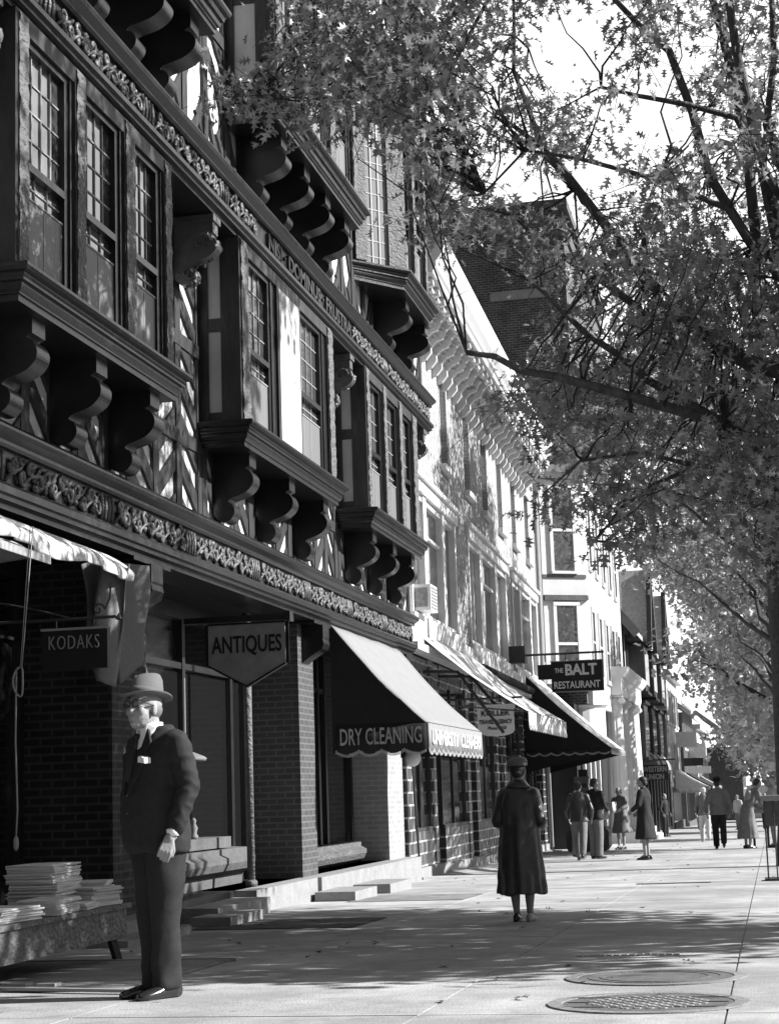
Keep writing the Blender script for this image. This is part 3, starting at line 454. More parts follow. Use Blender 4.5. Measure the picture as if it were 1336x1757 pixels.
def bay(y0, y1, xw, xf, zb, zt, openings, brackets, bh, panels=True, pan=(), cant=0, by=.5):
    """zb top of the base moulding, zt underside of the cornice above"""
    b = MB(); xg = xf-.08
    # solid carcass behind the openings
    b.m = 0
    if cant == 0:
        b.box(xw-.05, xg-.03, y0, y1, zb, zt)
    else:
        b.prism([(xw-.05, y0), (xg-.03, y0+cant), (xg-.03, y1-cant), (xw-.05, y1)], 'z', zb, zt)
    ya, yb = y0+cant, y1-cant
    cur = ya; piers = []
    for o in openings: piers.append((cur, o[0])); cur = o[1]
    piers.append((cur, yb))
    for i, (p, q) in enumerate(piers): 
        if q-p > .01: b.box(xg-.03, xf, p, q, zb, zt)
    for o in openings:
        b.box(xg-.03, xf-.002, o[0], o[1], zt-.14, zt)
    body = b.build('bay_window', 'dark_wood' if False else 'timber', tud)
    for i, (p, q) in enumerate(piers):           # rough hewn facing on the front of each pier
        if q-p < .1 or any(p < u[0] < q for u in pan): continue
        h = MB()
        n0 = len(h.v); nz = 40; ny = 3; rnd = random.Random(i+int(y0*10))
        hw = q-p if (i in (0, len(piers)-1)) else (q-p)
        aa, bb = p+.012, min(q-.012, p+.5)
        for a in range(nz+1):
            for c in range(ny+1):
                z = zb+.03+(zt-zb-.05)*a/nz; y = aa+(bb-aa)*c/ny
                h.v.append((xf+.012+.014*noise.noise((y*9, z*14, i))+.006*rnd.random(), y, z))
        for a in range(nz):
            for c in range(ny): k = n0+a*(ny+1)+c; h.face((k, k+1, k+ny+2, k+ny+1))
        h.box(xf-.001, xf+.008, aa, bb, zb+.03, zt-.02)
        h.build('hewn_facing', 'hewn', body)
    m = MB(); molding(m, [(o, zb+z) for o, z in MOLD], xw, xf, y0, y1, cant); m.build('base_moulding', 'gloss_paint', body)
    for o in openings:
        window(body, xg, o[0]+.01, (o[2] if len(o) > 2 else o[1])-.0, zb+.02, zt-.15)
        if len(o) > 2:
            j = MB(); j.box(xg-.03, xf-.03, o[2]+.002, o[1]-.001, zb+.01, zt-.15); j.bar((xf-.03, o[2]+.05, zb+.01), (xf-.03, o[2]+.05, zt-.15), .03); j.build('jamb', 'gloss_paint', body)
    for p in pan:
        q = MB(); q.box(xf-.02, xf+.006, p[0], p[1], zb+.04, zt-.15); q.build('stucco_panel', 'stucco_grey', body)
    if panels and cant == 0:      # two light panels in the side towards the viewer
        q = MB(); mid = (zb+zt)/2+.05
        for za, zc in ((zb+.12, mid-.07), (mid+.07, zt-.12)): q.box(xw+.1, xf-.21, y0-.006, y0+.01, za, zc)
        q.build('side_panel', 'stucco_grey', body)
        q = MB()
        for za, zc in ((zb+.03, zb+.12), (mid-.07, mid+.07), (zt-.12, zt)): q.box(xw+.02, xf-.05, y0-.02, y0-.001, za, zc)
        for xa, xc in ((xw, xw+.1), (xf-.21, xf-.001)): q.box(xa, xc, y0-.03, y0-.001, zb+.03, zt)
        q.build('side_frame', 'timber', body)
    for k in range(brackets):
        y = y0+by+(y1-y0-by-.35-(.3 if cant else 0))*k/(brackets-1); bracket(body, xw, y, zb-.253, (xf-xw)*.98, bh)
    return body
W3 = lambda a: [(a+.19, a+1.11, a+1.0), (a+1.31, a+2.21, a+2.1), (a+2.45, a+3.22, a+3.13)]
bay(11.34, 14.74, -5.5, -5.05, 4.80, 6.80, W3(11.34), 3, .7)
bay(16.92, 20.92, -5.5, -5.05, 4.80, 6.80, [(17.2, 18.35, 18.1), (19.35, 20.65, 20.4)], 3, .7, pan=[(18.42, 19.28)])
bay(22.80, 26.35, -5.5, -5.05, 4.80, 6.80, W3(22.8), 3, .7)
bay(11.34, 14.75, -5.17, -4.62, 8.28, 10.5, W3(11.34), 4, .7)
bay(16.95, 20.7, -5.17, -4.62, 8.28, 10.5, [(17.2, 18.1, 17.95), (18.35, 19.3, 19.1), (19.6, 20.5, 20.35)], 4, .7)
u3 = bay(22.80, 26.20, -5.17, -4.62, 8.28, 10.5, [(23.75, 24.4, 24.3), (24.6, 25.3, 25.2)], 2, .7, cant=.75, by=1.3)
# window in the canted side of the last upper bay
q = MB(); A = Vector((-5.2, 22.82, 0)); B = Vector((-4.62, 23.52, 0)); d = (B-A).normalized(); nrm = Vector((d.y, -d.x, 0))
def cantbox(q, t0, t1, z0, z1, o0, o1):
    L = (B-A).length; p0, p1 = A+d*t0*L, A+d*t1*L
    q.add([tuple(p0+nrm*o0+Vector((0, 0, z0))), tuple(p1+nrm*o0+Vector((0, 0, z0))), tuple(p1+nrm*o1+Vector((0, 0, z0))), tuple(p0+nrm*o1+Vector((0, 0, z0))),
           tuple(p0+nrm*o0+Vector((0, 0, z1))), tuple(p1+nrm*o0+Vector((0, 0, z1))), tuple(p1+nrm*o1+Vector((0, 0, z1))), tuple(p0+nrm*o1+Vector((0, 0, z1)))],
          [(0, 3, 2, 1), (4, 5, 6, 7), (0, 1, 5, 4), (1, 2, 6, 5), (2, 3, 7, 6), (3, 0, 4, 7)])
q.m = 0; cantbox(q, .0, .22, 8.31, 10.48, .0, .12); cantbox(q, .66, 1, 8.31, 10.48, .0, .1)
q.m = 1; cantbox(q, .22, .66, 8.31, 10.4, .02, .05)
q.m = 2
for t in (.23, .37, .51, .64): cantbox(q, t-.012, t+.012, 8.31, 10.4, .051, .065)
for k in range(9): cantbox(q, .22, .66, 8.4+k*.23, 8.415+k*.23, .051, .06)
q.build('window', ['hewn', 'glass', 'lead'], u3)
# carved consoles tucked under the cornices between the bays
def console(xw, y, z, h, dp):
    b = MB(); P = scroll_poly(dp, h); b.prism([(xw+p, z-.0+q) for p, q in P], 'y', y-.08, y+.08); rnd = random.Random(int(y*10+z))
    for i in range(34):
        t = rnd.random(); p, q = P[int(2+t*(len(P)-5))]; b.ell((xw+p*.96, y+rnd.uniform(-.1, .1), z+q), (rnd.uniform(.015, .035), rnd.uniform(.02, .045), rnd.uniform(.015, .04)), 6, 4, Matrix.Rotation(rnd.uniform(0, 3), 3, 'X'))
    for s_ in (-.09, .09):
        for c_, r_ in (((.36, -.24), .12), ((.17, -.6), .07)): k_ = dp/.55; b.tube([(xw+(c_[0]+r_*(1-.06*i)*math.cos(i*.5))*k_, y+s_, z+(c_[1]+r_*(1-.06*i)*math.sin(i*.5))*h/.72) for i in range(14)], .014, 5)
    b.box(xw, xw+dp*.95, y-.12, y+.12, z+.001, z+.07)
    b.build('console', 'carved', tud)
for y in (11.0, 16.2, 22.1, 27.2):
    console(-5.5, y, 6.70, .62, .46)
    console(-5.18, y, 10.45, .62, .5)
# gable end and roof over it
b = MB(); b.prism([(-9.5, 11.2), (-4.75, 11.2), (-4.75, 13.2), (-9.5, 13.4)], 'y', Y0, 23.0); b.prism([(-9.5, 11.2), (-4.75, 11.2), (-4.75, 12.6), (-9.5, 13.4)], 'y', 23.01, 27.3); b.build('attic_wall', 'stucco', tud)
timber_wall(-4.75, Y0+.2, 27.1, 11.22, 12.6, sp=.7, sw=.15, curved=True).build('timber_frame', 'timber', tud)
b = MB(); b.prism([(-4.3, 12.55), (-4.3, 12.8), (-9.6, 16.2), (-9.6, 15.9)], 'y', Y0, 27.7); b.build('roof', 'roof_tile', tud)
b = MB(); b.bar((-4.35, 27.75, 12.7), (-4.35, 27.75, 10.9), .12); b.bar((-4.35, 27.75, 12.5), (-9.5, 27.75, 15.9), .1, .25); b.build('bargeboard', 'dark_wood', tud)

# ground floor: brick piers, recessed shops
PIERS = [(8.6, 9.3, 'brick'), (14.85, 15.75, 'brick'), (21.3, 22.05, 'brick_light'), (26.4, 27.55, 'brick_pale')]
for a, c, m in PIERS:
    b = MB(); b.box(-6.75, -5.7, a, c, -.1, 3.15); p = b.build('brick_pier', m, tud)
    b = MB(); P = [(-5.70, 3.14), (-5.42, 3.14), (-5.42, 2.98)]+[(-5.5+.09*math.cos(t), 2.9+.1*math.sin(t)) for t in (.6, 0, -.8, -1.5)]+[(-5.62, 2.72), (-5.7, 2.66)]
    b.prism(P, 'y', a+.5*(c-a)-.16, a+.5*(c-a)+.16); b.box(-5.9, -5.46, a-.05, c+.05, 3.141, 3.179); b.build('corbel', 'gloss_paint', p)
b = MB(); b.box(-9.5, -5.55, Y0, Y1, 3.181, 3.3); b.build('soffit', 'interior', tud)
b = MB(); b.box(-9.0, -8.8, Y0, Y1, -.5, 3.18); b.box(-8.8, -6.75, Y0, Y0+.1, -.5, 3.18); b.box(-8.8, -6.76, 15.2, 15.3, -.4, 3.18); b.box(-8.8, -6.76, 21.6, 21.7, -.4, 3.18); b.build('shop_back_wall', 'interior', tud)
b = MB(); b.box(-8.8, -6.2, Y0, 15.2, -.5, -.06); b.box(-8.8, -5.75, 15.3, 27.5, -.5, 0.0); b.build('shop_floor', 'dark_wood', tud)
def shopfront(y0, y1, x, zs, mulls, gl='glass_dark'):
    b = MB(); b.m = 0
    b.box(x-.1, x+.02, y0, y1, zs-.5, zs+.08); b.box(x-.1, x+.1, y0, y1, 3.0, 3.18); b.box(x-.06, x+.05, y0, y1, 2.45, 2.52)
    for y in mulls: b.box(x-.06, x+.06, y-.05, y+.05, zs+.08, 3.0)
    b.m = 1
    ms = sorted(mulls)
    for p, q in zip(ms, ms[1:]): b.box(x-.01, x, p+.05, q-.05, zs+.08, 2.45); b.box(x-.01, x, p+.05, q-.05, 2.52, 3.0)
    return b.build('shop_window', ['dark_wood', gl], tud)
shopfront(9.4, 14.85, -6.6, .25, [9.45, 11.0, 12.6, 13.4, 14.8])
b = MB(); b.box(-6.42, -6.32, 12.75, 12.85, -.06, 3.1); b.box(-6.3, -6.24, 12.3, 12.4, -.06, 3.1); b.build('door_post', 'hewn', tud)
shopfront(17.0, 21.3, -6.45, .3, [17.05, 18.9, 20.7, 21.25])
shopfront(22.1, 26.4, -6.3, .2, [22.8, 24.4, 24.8, 26.35])
b = MB(); b.tube([(-5.78, 19.35, 3.1), (-5.78, 19.35, 0.0)], .045, 10); b.lathe([(.07, 0), (.07, .06), (.045, .08)], (-5.78, 19.35, 0), 12); b.build('porch_post', 'hewn', tud, smooth=True)
# moulded stone sills of the shop windows
def sill(y0, y1, x, z, nm='window_sill', m='stone_grey'):
    b = MB(); b.prism([(x-.5, z-.55), (x-.12, z-.55), (x-.1, z-.3), (x+.02, z-.24), (x+.06, z-.16), (x+.06, z-.1), (x-.02, z-.06), (x-.02, z+.0), (x-.5, z+.02)], 'y', y0, y1); return b.build(nm, m, tud)
sill(16.3, 20.4, -6.1, .42); sill(22.8, 25.9, -6.0, .3, m='hewn')
b = MB(); b.box(-6.5, -6.15, 16.4, 19.8, .44, .56); b.build('display_ledge', 'stone_grey', tud)
# stone plinth and steps (the pavement falls away along the front)
for a, c, x, zt in ((14.2, 15.75, -5.4, -.02), (16.75, 18.6, -5.35, -.07), (18.6, 21.25, -5.5, .0), (21.25, 27.6, -5.45, .0)):
    b = MB(); b.box(-6.3, x, a+.004, c-.004, gz(a)-.2, zt); b.build('plinth', 'stone', tud)
for a, c, x, zt in ((16.2, 17.3, -5.05, -.12), (20.9, 22.1, -4.95, -.16), (22.9, 24.3, -4.95, -.18), (13.6, 15.2, -5.1, -.12)):
    b = MB(); b.box(-5.5+.05, x, a, c, gz(a)-.2, zt); b.build('step', 'stone', tud)

# signs and awnings on it
t = thing('hanging_sign', 'dark hanging sign with outlined letters KODAKS on a scrolled iron arm', 'sign', (-6.2, 12.4, 2.3))
b = MB(); b.box(-5.3, -4.78, 12.37, 12.43, 1.98, 2.29); b.build('board', 'sign_dark', t)
b = MB(); b.box(-5.31, -4.77, 12.36, 12.368, 2.272, 2.29); b.build('rim', 'letter_grey', t)
b = MB(); put_text(b, 'KODAKS', .15, .006, (-5.04, 12.355, 2.18), width=.4, bold=-.002, spacing=1.15); b.build('lettering', 'letter_grey', t)
b = MB(); b.tube([(-6.2, 12.4, 2.36), (-4.72, 12.4, 2.36)], .012, 6); b.lathe([(.0, -.03), (.03, -.02), (.0, .03)], (-4.7, 12.4, 2.36), 8)
for s in (-5.2, -4.9): b.tube([(s, 12.4, 2.28), (s, 12.4, 2.36)], .006, 6)
b.tube([(-4.86+(.05-.0035*i)*math.cos(i*.62), 12.4, 2.42+(.05-.0035*i)*math.sin(i*.62)) for i in range(13)], .008, 6)
b.tube([(-4.81, 12.4, 2.42), (-4.77, 12.4, 2.5), (-4.76, 12.4, 2.62)], .008, 6)
b.tube([(-5.9, 12.4, 2.55), (-5.6, 12.4, 2.5), (-5.35, 12.4, 2.44), (-5.1, 12.4, 2.37)], .008, 6); b.build('arm', 'iron', t)
t = thing('hanging_sign', 'grey shield-shaped hanging sign with black letters ANTIQUES', 'sign', (-5.1, 17.07, 2.7))
b = MB(); P = [(-5.5, 2.32), (-5.5, 2.74), (-4.69, 2.74), (-4.69, 2.32), (-5.1, 2.1)]; b.prism(P, 'y', 17.05, 17.1); b.build('board', 'sign_grey', t)
b = MB()
for p, q in zip(P, P[1:]+P[:1]): b.bar((p[0], 17.075, p[1]), (q[0], 17.075, q[1]), .07, .018)
b.build('rim', 'sign_dark', t)
b = MB(); put_text(b, 'ANTIQUES', .24, .004, (-5.095, 17.045, 2.515), width=.74, bold=.004); b.build('lettering', 'letter_dark', t)
b = MB(); b.bar((-5.75, 17.075, 2.79), (-4.66, 17.075, 2.79), .1, .06); b.box(-4.66, -4.62, 17.0, 17.14, 2.74, 2.84); b.build('arm', 'dark_wood', t)

def awning(name, label, y0, y1, xw, zw, xf, zf, drop, m_top, m_side, front_text=None, side_text=None, scal=.33, side_drop=None, stripes=True, val='canvas'):
    t = thing(name, label, 'awning', (xw, (y0+y1)/2, zw))
    b = MB(); n = 14; k = 9; g_ = []
    for i in range(n+1):
        s = i/n; x = xw+(xf-xw)*s; z = zw+(zf-zw)*s-.07*math.sin(s*PI)
        g_.append([(x, y0+(y1-y0)*j/k, z-.02*math.sin(j/k*PI*3)**2*math.sin(s*PI)+.018*noise.noise((s*5, j*.7, y0))) for j in range(k+1)])
    o = len(b.v)
    for r in g_: b.v += r
    for i in range(n):
        for j in range(k): a = o+i*(k+1)+j; b.face((a, a+1, a+k+2, a+k+1))
    top = b.build('canopy', m_top, t, smooth=True); sol = top.modifiers.new('t', 'SOLIDIFY'); sol.thickness = .01
    if stripes:
        b = MB()
        for j in (2, 4, 6, 8): 
            yy = y0+(y1-y0)*j/k
            b.tube([(g_[i][j][0], yy, g_[i][j][2]+.004) for i in range(n+1)], .006, 4)
        b.build('seam', 'fringe', top)
    if m_side:
        for yy in (y0, y1):
            b = MB(); P = [(g_[i][0][0], g_[i][0][2]-.004) for i in range(n+1)]+[(xf, zf-.02), (xf-.05, zf-drop), (xw, zf-drop if side_drop is None else side_drop)]
            P = [p for i, p in enumerate(P) if i != n+1]
            b.prism(P, 'y', yy-.006, yy+.006); b.build('side', m_side, t)
    # valance with scallops
    def val_(p, q, nm, mm, L):
        b = MB(); p, q = Vector(p), Vector(q); N = max(2, round(L/scal)); d = (q-p); nn = N*6
        top_ = [p+d*i/nn for i in range(nn+1)]; bot = [top_[i]-Vector((0, 0, drop+.05*abs(math.sin(i/6*PI))-.02)) for i in range(nn+1)]
        nr = Vector((d.y, -d.x, 0)).normalized(); off = [nr*(.012*math.sin(i*.9)) for i in range(nn+1)]
        o = len(b.v); b.v += [tuple(v) for v in top_]+[tuple(bot[i]+off[i]) for i in range(nn+1)]
        for i in range(nn): b.face((o+i, o+i+1, o+nn+2+i, o+nn+1+i))
        v_ = b.build(nm, mm, t, smooth=True); s_ = v_.modifiers.new('t', 'SOLIDIFY'); s_.thickness = .008
        b = MB()
        for i in range(nn*2):
            a = p+d*i/(nn*2); f = i/2; z = a.z-drop-.05*abs(math.sin(f/6*PI))+.02
            b.bar((a.x+nr.x*.008, a.y+nr.y*.008, z+.012), (a.x+nr.x*.01, a.y+nr.y*.01, z-.035), .014, .006)
        b.build('fringe', 'fringe' if mm == 'canvas_dark' else 'cloth_white', v_)
        return v_
    f_ = val_((xf+.01, y0, zf), (xf+.01, y1, zf), 'valance', val, y1-y0)
    if m_side:
        s2 = val_((xw+.05, y0-.012, zf), (xf, y0-.012, zf), 'valance', m_side, xf-xw)
        if side_text:
            b = MB(); put_text(b, side_text, .3, .002, ((xw+xf)/2+.02, y0-.03, zf-drop*.42), width=(xf-xw)*.86, bold=.003); b.build('lettering', 'letter_light' if False else 'sign_grey', t)
    if front_text:
        b = MB(); put_text(b, front_text, .26, .002, (xf+.028, (y0+y1)/2, zf-drop*.5), 'x', width=(y1-y0)*.9, bold=.006); b.build('lettering', 'white_paint', t)
    b = MB()
    for yy in (y0+.05, y1-.05): b.tube([(xw, yy, zw-1.15), (xf, yy, zf)], .014, 6)
    b.tube([(xf, y0, zf), (xf, y1, zf)], .016, 6); b.build('frame', 'iron', t)
    return t
awning('awning', 'pale awning sloping over the cleaner’s with shade-dark side lettered DRY CLEANING and scalloped valance', 22.2, 26.5, -5.5, 3.2, -4.25, 1.87, .34, 'canvas', 'canvas_dark', 'UNIVERSITY  CLEANERS', 'DRY CLEANING')  # side cloth coloured near black for the shade it stands in
# raised canvas awning over the camera shop, hanging in folds
t = thing('awning', 'rolled-up light canvas awning hanging in folds over the camera shop at far left', 'awning', (-5.3, 11.5, 3.0))
def drape(name, fn, nu, nv, m, parent, th=.012):
    b = MB(); b.v = [fn(u/nu, v/nv) for u in range(nu+1) for v in range(nv+1)]
    for u in range(nu):
        for v in range(nv): k = u*(nv+1)+v; b.face((k, k+1, k+nv+2, k+nv+1))
    o = b.build(name, m, parent, smooth=True); s_ = o.modifiers.new('t', 'SOLIDIFY'); s_.thickness = th; return o
drape('canvas_roll', lambda u, v: (-5.42+.20*math.sin(min(1, v*1.3)*PI*.5)+.03*noise.noise((u*30, v*2, 1))*v+.012*math.sin(u*90)*v, 9.0+5.1*u, 3.13-.05*u-.28*v*(1-.25*u)-.03*math.sin(u*21)*v), 150, 10, 'canvas_white', t)
b = MB()
for i in range(150): 
    y = 9.0+3.3*i/150; b.bar((-5.2, y, 2.86-.03*(i/150)), (-5.2, y+.004, 2.80-.03*(i/150)), .012, .006)
b.build('fringe', 'cloth_white', t)
drape('valance', lambda u, v: (-5.24-.55*v, 9.0+3.2*u, 2.84-.05*v+.02*math.sin(u*17)), 40, 6, 'canvas', t)
drape('hanging_end', lambda u, v: (-5.62+.42*(1-v*.62)*u+.05*v*math.sin(u*11)+.12*v, 13.95+.12*math.sin(u*9)+.05*math.sin(v*7+u*4), 3.0-1.0*v+.06*math.sin(u*6)), 40, 24, 'canvas', t)
drape('hanging_end', lambda u, v: (-5.35+.16*u*(1-.3*v), 14.15+.3*u+.06*math.sin(v*6), 3.02-1.05*v*(1-.2*u)), 12, 14, 'canvas', t)
t = thing('rope', 'pale awning rope knotted in a loop hanging beside the camera sign', 'rope', (-4.8, 11, 2.9))
b = MB(); b.tube([(-4.78, 11, 2.85), (-4.86, 11, 1.9)], .004, 6); b.tube([(-4.80, 11, 2.85), (-4.87, 11, 1.9)], .003, 6)
b.tube([(-4.88+.035*math.sin(a), 11+.02*math.cos(a*2), 1.8+.1*math.cos(a)) for a in [i*.35 for i in range(19)]], .007, 6)
b.tube([(-4.9, 11, 1.88), (-4.905, 11, 1.4), (-4.89, 11, .95), (-4.9, 11, .78)], .006, 6); b.ell((-4.9, 11, .73), (.02, .02, .05), 8, 6)
b.build('rope_line', 'canvas', t, smooth=True)

# goods and furniture
t = thing('newspaper_table', 'low dark wooden bench with splayed legs loaded with newspapers', 'table', (-5.0, 10.6, gz(10.6)))
b = MB(); b.box(-5.45, -4.58, 8.6, 12.3, .225, .26); b.build('table_top', 'hewn', t)
b = MB(); b.box(-4.66, -4.6, 8.65, 12.25, .02, .224); b.box(-5.42, -5.38, 8.65, 12.25, .02, .224); b.build('apron', 'hewn', t)
for x, y in ((-4.68, 12.15), (-5.36, 12.15), (-4.68, 8.8), (-5.36, 8.8)):
    b = MB(); b.bar((x, y, .02), (x+(.03 if x > -5 else -.03), y+.05, gz(12)+.02), .05); b.build('leg', 'dark_wood', t)
def papers(label, x, y, z, wx, wy, h, rz, sl=.01):
    t_ = MB(); n = max(2, int(h/.012)); rnd = random.Random(int(x*1000+y*77)); c, s = math.cos(rz), math.sin(rz)
    for i in range(n):
        a = rnd.uniform(-.05, .05); dx, dy = rnd.uniform(-.014, .014), rnd.uniform(-.014, .014); c, s = math.cos(rz+a), math.sin(rz+a); th = h/n*rnd.uniform(.8, .99)
        q = [(-wx/2, -wy/2), (wx/2, -wy/2), (wx/2, wy/2), (-wx/2, wy/2)]; ww = [rnd.uniform(-.002, .004) for _ in q]
        q = [(x+dx+c*p-s*r, y+dy+s*p+c*r) for p, r in q]; z0 = z+i*h/n+.0005
        t_.add([(p[0], p[1], z0) for p in q]+[(p[0], p[1], z0+th) for p in q], [(0, 3, 2, 1), (4, 5, 6, 7), (0, 1, 5, 4), (1, 2, 6, 5), (2, 3, 7, 6), (3, 0, 4, 7)])
    tag(t_.build('newspaper_stack', 'paper'), label, 'newspapers', 'newspapers stacked on the bench')
papers('tallest stack of newspapers at the middle of the bench', -4.98, 11.65, .262, .34, .55, .31, .06)
papers('medium newspaper stack beside the tallest one, toward the suited man', -4.78, 12.0, .262, .3, .34, .13, -.25)
papers('stack of newspapers at the far end of the bench', -4.86, 12.45-.22, .265, .26, .3, .0+.16, .2)
papers('low spread pile of papers in front of the tallest stack', -4.74, 11.15, .262, .28, .5, .1, .1)
papers('flat pile of papers on the bench edge nearest the viewer', -4.76, 10.45, .262, .3, .52, .085, -.12)
papers('thin white papers lying on the front edge of the bench', -4.7, 11.62, .262, .18, .34, .045, .15)
papers('newspaper pile at the left edge behind the bench front', -5.2, 10.5, .262, .3, .4, .2, .2)
t = thing('table_lamp', 'small lamp with pale shade standing in the antiques shop window', 'lamp', (-6.2, 18.3, .56))
b = MB(); b.lathe([(.14, .2), (.08, .4), (.079, .399), (.139, .199)], (-6.28, 17.9, .56), 20); b.build('lamp_shade', 'lamp_shade', t, smooth=True)
b = MB(); b.lathe([(.06, 0), (.05, .03), (.02, .06), (.04, .12), (.015, .2)], (-6.28, 17.9, .56), 14); b.build('base', 'iron', t, smooth=True)
t = thing('figurine', 'small pale ornament beside the lamp in the antiques window', 'ornament', (-6.25, 18.7, .56))
b = MB(); b.lathe([(.05, 0), (.05, .03), (.03, .06), (.045, .12), (.02, .17), (.03, .2), (.01, .23)], (-6.25, 18.75, .56), 12); local(b.build('body', 'lamp_shade', None, smooth=True), t); t.location = (0, 0, 0)
t = thing('ring_mirror', 'large dark round frame hanging in the antiques window', 'frame', (-6.3, 16.9, 2.0))
b = MB(); b.tube([(-6.3+.0*a, 16.95+.5*math.cos(a), 2.0+.5*math.sin(a)) for a in [i*2*PI/32 for i in range(33)]], .04, 8); b.build('ring', 'hewn', t, smooth=True)
t = thing('window_lamp', 'hanging glass lamp with white scalloped rim in the antiques window', 'lamp', (-6.2, 17.6, 2.0))
b = MB(); b.tube([(-6.15, 18.2, 2.3), (-6.15, 18.2, 1.52)], .008, 6); b.build('chain', 'lead', t)
b = MB(); b.lathe([(.22, 0), (.23, .03), (.2, .05), (.03, .12)], (-6.15, 18.2, 1.4), 24); b.build('lamp_shade', 'lamp_shade', t, smooth=True)
t = thing('globe_lamp', 'white globe lamp hanging under the scalloped valance of the cleaning awning', 'lamp', (-4.9, 26.5, 1.9))
b = MB(); b.ell((-5.05, 25.2, 1.5), (.12, .12, .13), 16, 10); b.build('globe', 'white_paint', t, smooth=True)
b = MB(); b.tube([(-5.05, 25.2, 1.6), (-5.05, 25.2, 2.6)], .012, 6); b.build('rod', 'iron', t)
b = MB(); b.bar((-5.5, 27.75, gz(27)-.02), (-5.62, 27.75, 2.6), .03); b.ell((-5.5, 27.73, gz(27)+.03), (.05, .05, .03), 8, 5)
tag(b.build('awning_crank', 'iron'), 'thin dark crank rod leaning on the corner of the white brick pier', 'rod')
# ------------------------------------------------------------ pale brick building with bracketed cornice (its front turns slightly)
BX0, BY0, BA = -5.65, 27.65, -.0223
def brx(y, off=0): return BX0+off+(y-BY0)*BA
class RB(MB):      # boxes given as (offset from the front, y): the front is slightly turned
    def rbox(s, o0, o1, y0, y1, z0, z1):
        s.add([(brx(y0, o0), y0, z0), (brx(y0, o1), y0, z0), (brx(y1, o1), y1, z0), (brx(y1, o0), y1, z0), (brx(y0, o0), y0, z1), (brx(y0, o1), y0, z1), (brx(y1, o1), y1, z1), (brx(y1, o0), y1, z1)],
              [(0, 3, 2, 1), (4, 5, 6, 7), (0, 1, 5, 4), (1, 2, 6, 5), (2, 3, 7, 6), (3, 0, 4, 7)])
    def rprism(s, poly, y0, y1):
        n = len(poly); s.add([(brx(y0, p), y0, q) for p, q in poly]+[(brx(y1, p), y1, q) for p, q in poly], [tuple(range(n))[::-1], tuple(range(n, 2*n))]+[(i, (i+1) % n, (i+1) % n+n, i+n) for i in range(n)])
bb = thing('brick_building', 'pale sunlit brick building with white bracketed cornice between the half-timbered and the tall dark one', 'building', (-5.9, 38, gz(38)))
b = RB(); segs = []
bigw = [(28.6, 33.8), (35.5, 41.9), (43.1, 48.9)]; smw = [29.9, 32.9, 36.0, 38.8, 41.5, 44.3, 47.4]
# wall made of strips around the openings
b.rbox(-.4, 0, BY0, 49.5, 3.3, 3.98)
cur = BY0
for a, c in bigw: b.rbox(-.4, 0, cur, a, 3.98, 6.2); cur = c
b.rbox(-.4, 0, cur, 49.5, 3.98, 6.2); b.rbox(-.4, 0, BY0, 49.5, 6.2, 7.2); cur = BY0
for y in smw: b.rbox(-.4, 0, cur, y-.45, 7.2, 9.0); cur = y+.45
b.rbox(-.4, 0, cur, 49.5, 7.2, 9.0); b.rbox(-.4, 0, BY0, 49.5, 9.0, 10.0); b.rbox(-4, -.5, BY0, 49.5, 3.3, 9.9)
b.build('wall', 'brick_pale', bb)
for a, c in bigw:
    f = RB(); f.rbox(-.02, .1, a-.2, c+.2, 3.86, 3.98); f.rbox(-.02, .07, a-.1, c+.1, 6.2, 6.42); f.rbox(-.02, .13, a-.15, c+.15, 6.42, 6.5)
    L = c-a
    for p, q in ((a, a+.16), (a+L*.27, a+L*.33), (a+L*.67, a+L*.73), (c-.16, c)): f.rbox(-.14, .03, p, q, 3.981, 6.199)
    f.rbox(-.13, .0, a+.16, c-.16, 3.985, 4.1); f.rbox(-.13, .0, a+.16, c-.16, 6.08, 6.195); f.rbox(-.12, -.03, a+L*.33, a+L*.67, 5.5, 5.56)
    for q in range(1, 3): yy = a+.16+(L*.27-.16)*q/3; f.rbox(-.12, -.05, yy-.02, yy+.02, 4.1, 6.08)
    f.m = 1; f.rbox(-.2, -.1, a+.05, c-.05, 4.0, 6.18)
    f.build('window', ['white_paint', 'glass'], bb)
for y in smw:
    f = RB(); f.rbox(-.02, .12, y-.55, y+.55, 7.08, 7.2); f.rbox(-.02, .05, y-.5, y+.5, 9.0, 9.2)
    for p, q in ((y-.45, y-.38), (y+.38, y+.45)): f.rbox(-.3, -.12, p, q, 7.201, 8.999)
    f.rbox(-.29, -.13, y-.38, y+.38, 8.05, 8.12); f.rbox(-.29, -.13, y-.38, y+.38, 7.202, 7.28); f.rbox(-.29, -.13, y-.38, y+.38, 8.93, 8.998)
    f.m = 1; f.rbox(-.32, -.22, y-.4, y+.4, 7.22, 8.98); f.build('window', ['white_paint', 'glass'], bb)
f = RB(); f.rprism([(-.1, 9.55), (.72, 9.55), (.74, 9.62), (.78, 9.66), (.78, 9.74), (.86, 9.84), (.92, 9.96), (.94, 10.02), (.94, 10.16), (-.6, 10.2)], BY0+.05, 46.6)
f.rprism([(-.1, 8.98+.22), (.06, 9.2), (.08, 9.3), (.03, 9.32), (.03, 9.549), (-.1, 9.549)], BY0+.05, 46.6)
co = f.build('cornice', 'white_paint', bb); k = 0; y = BY0+.4
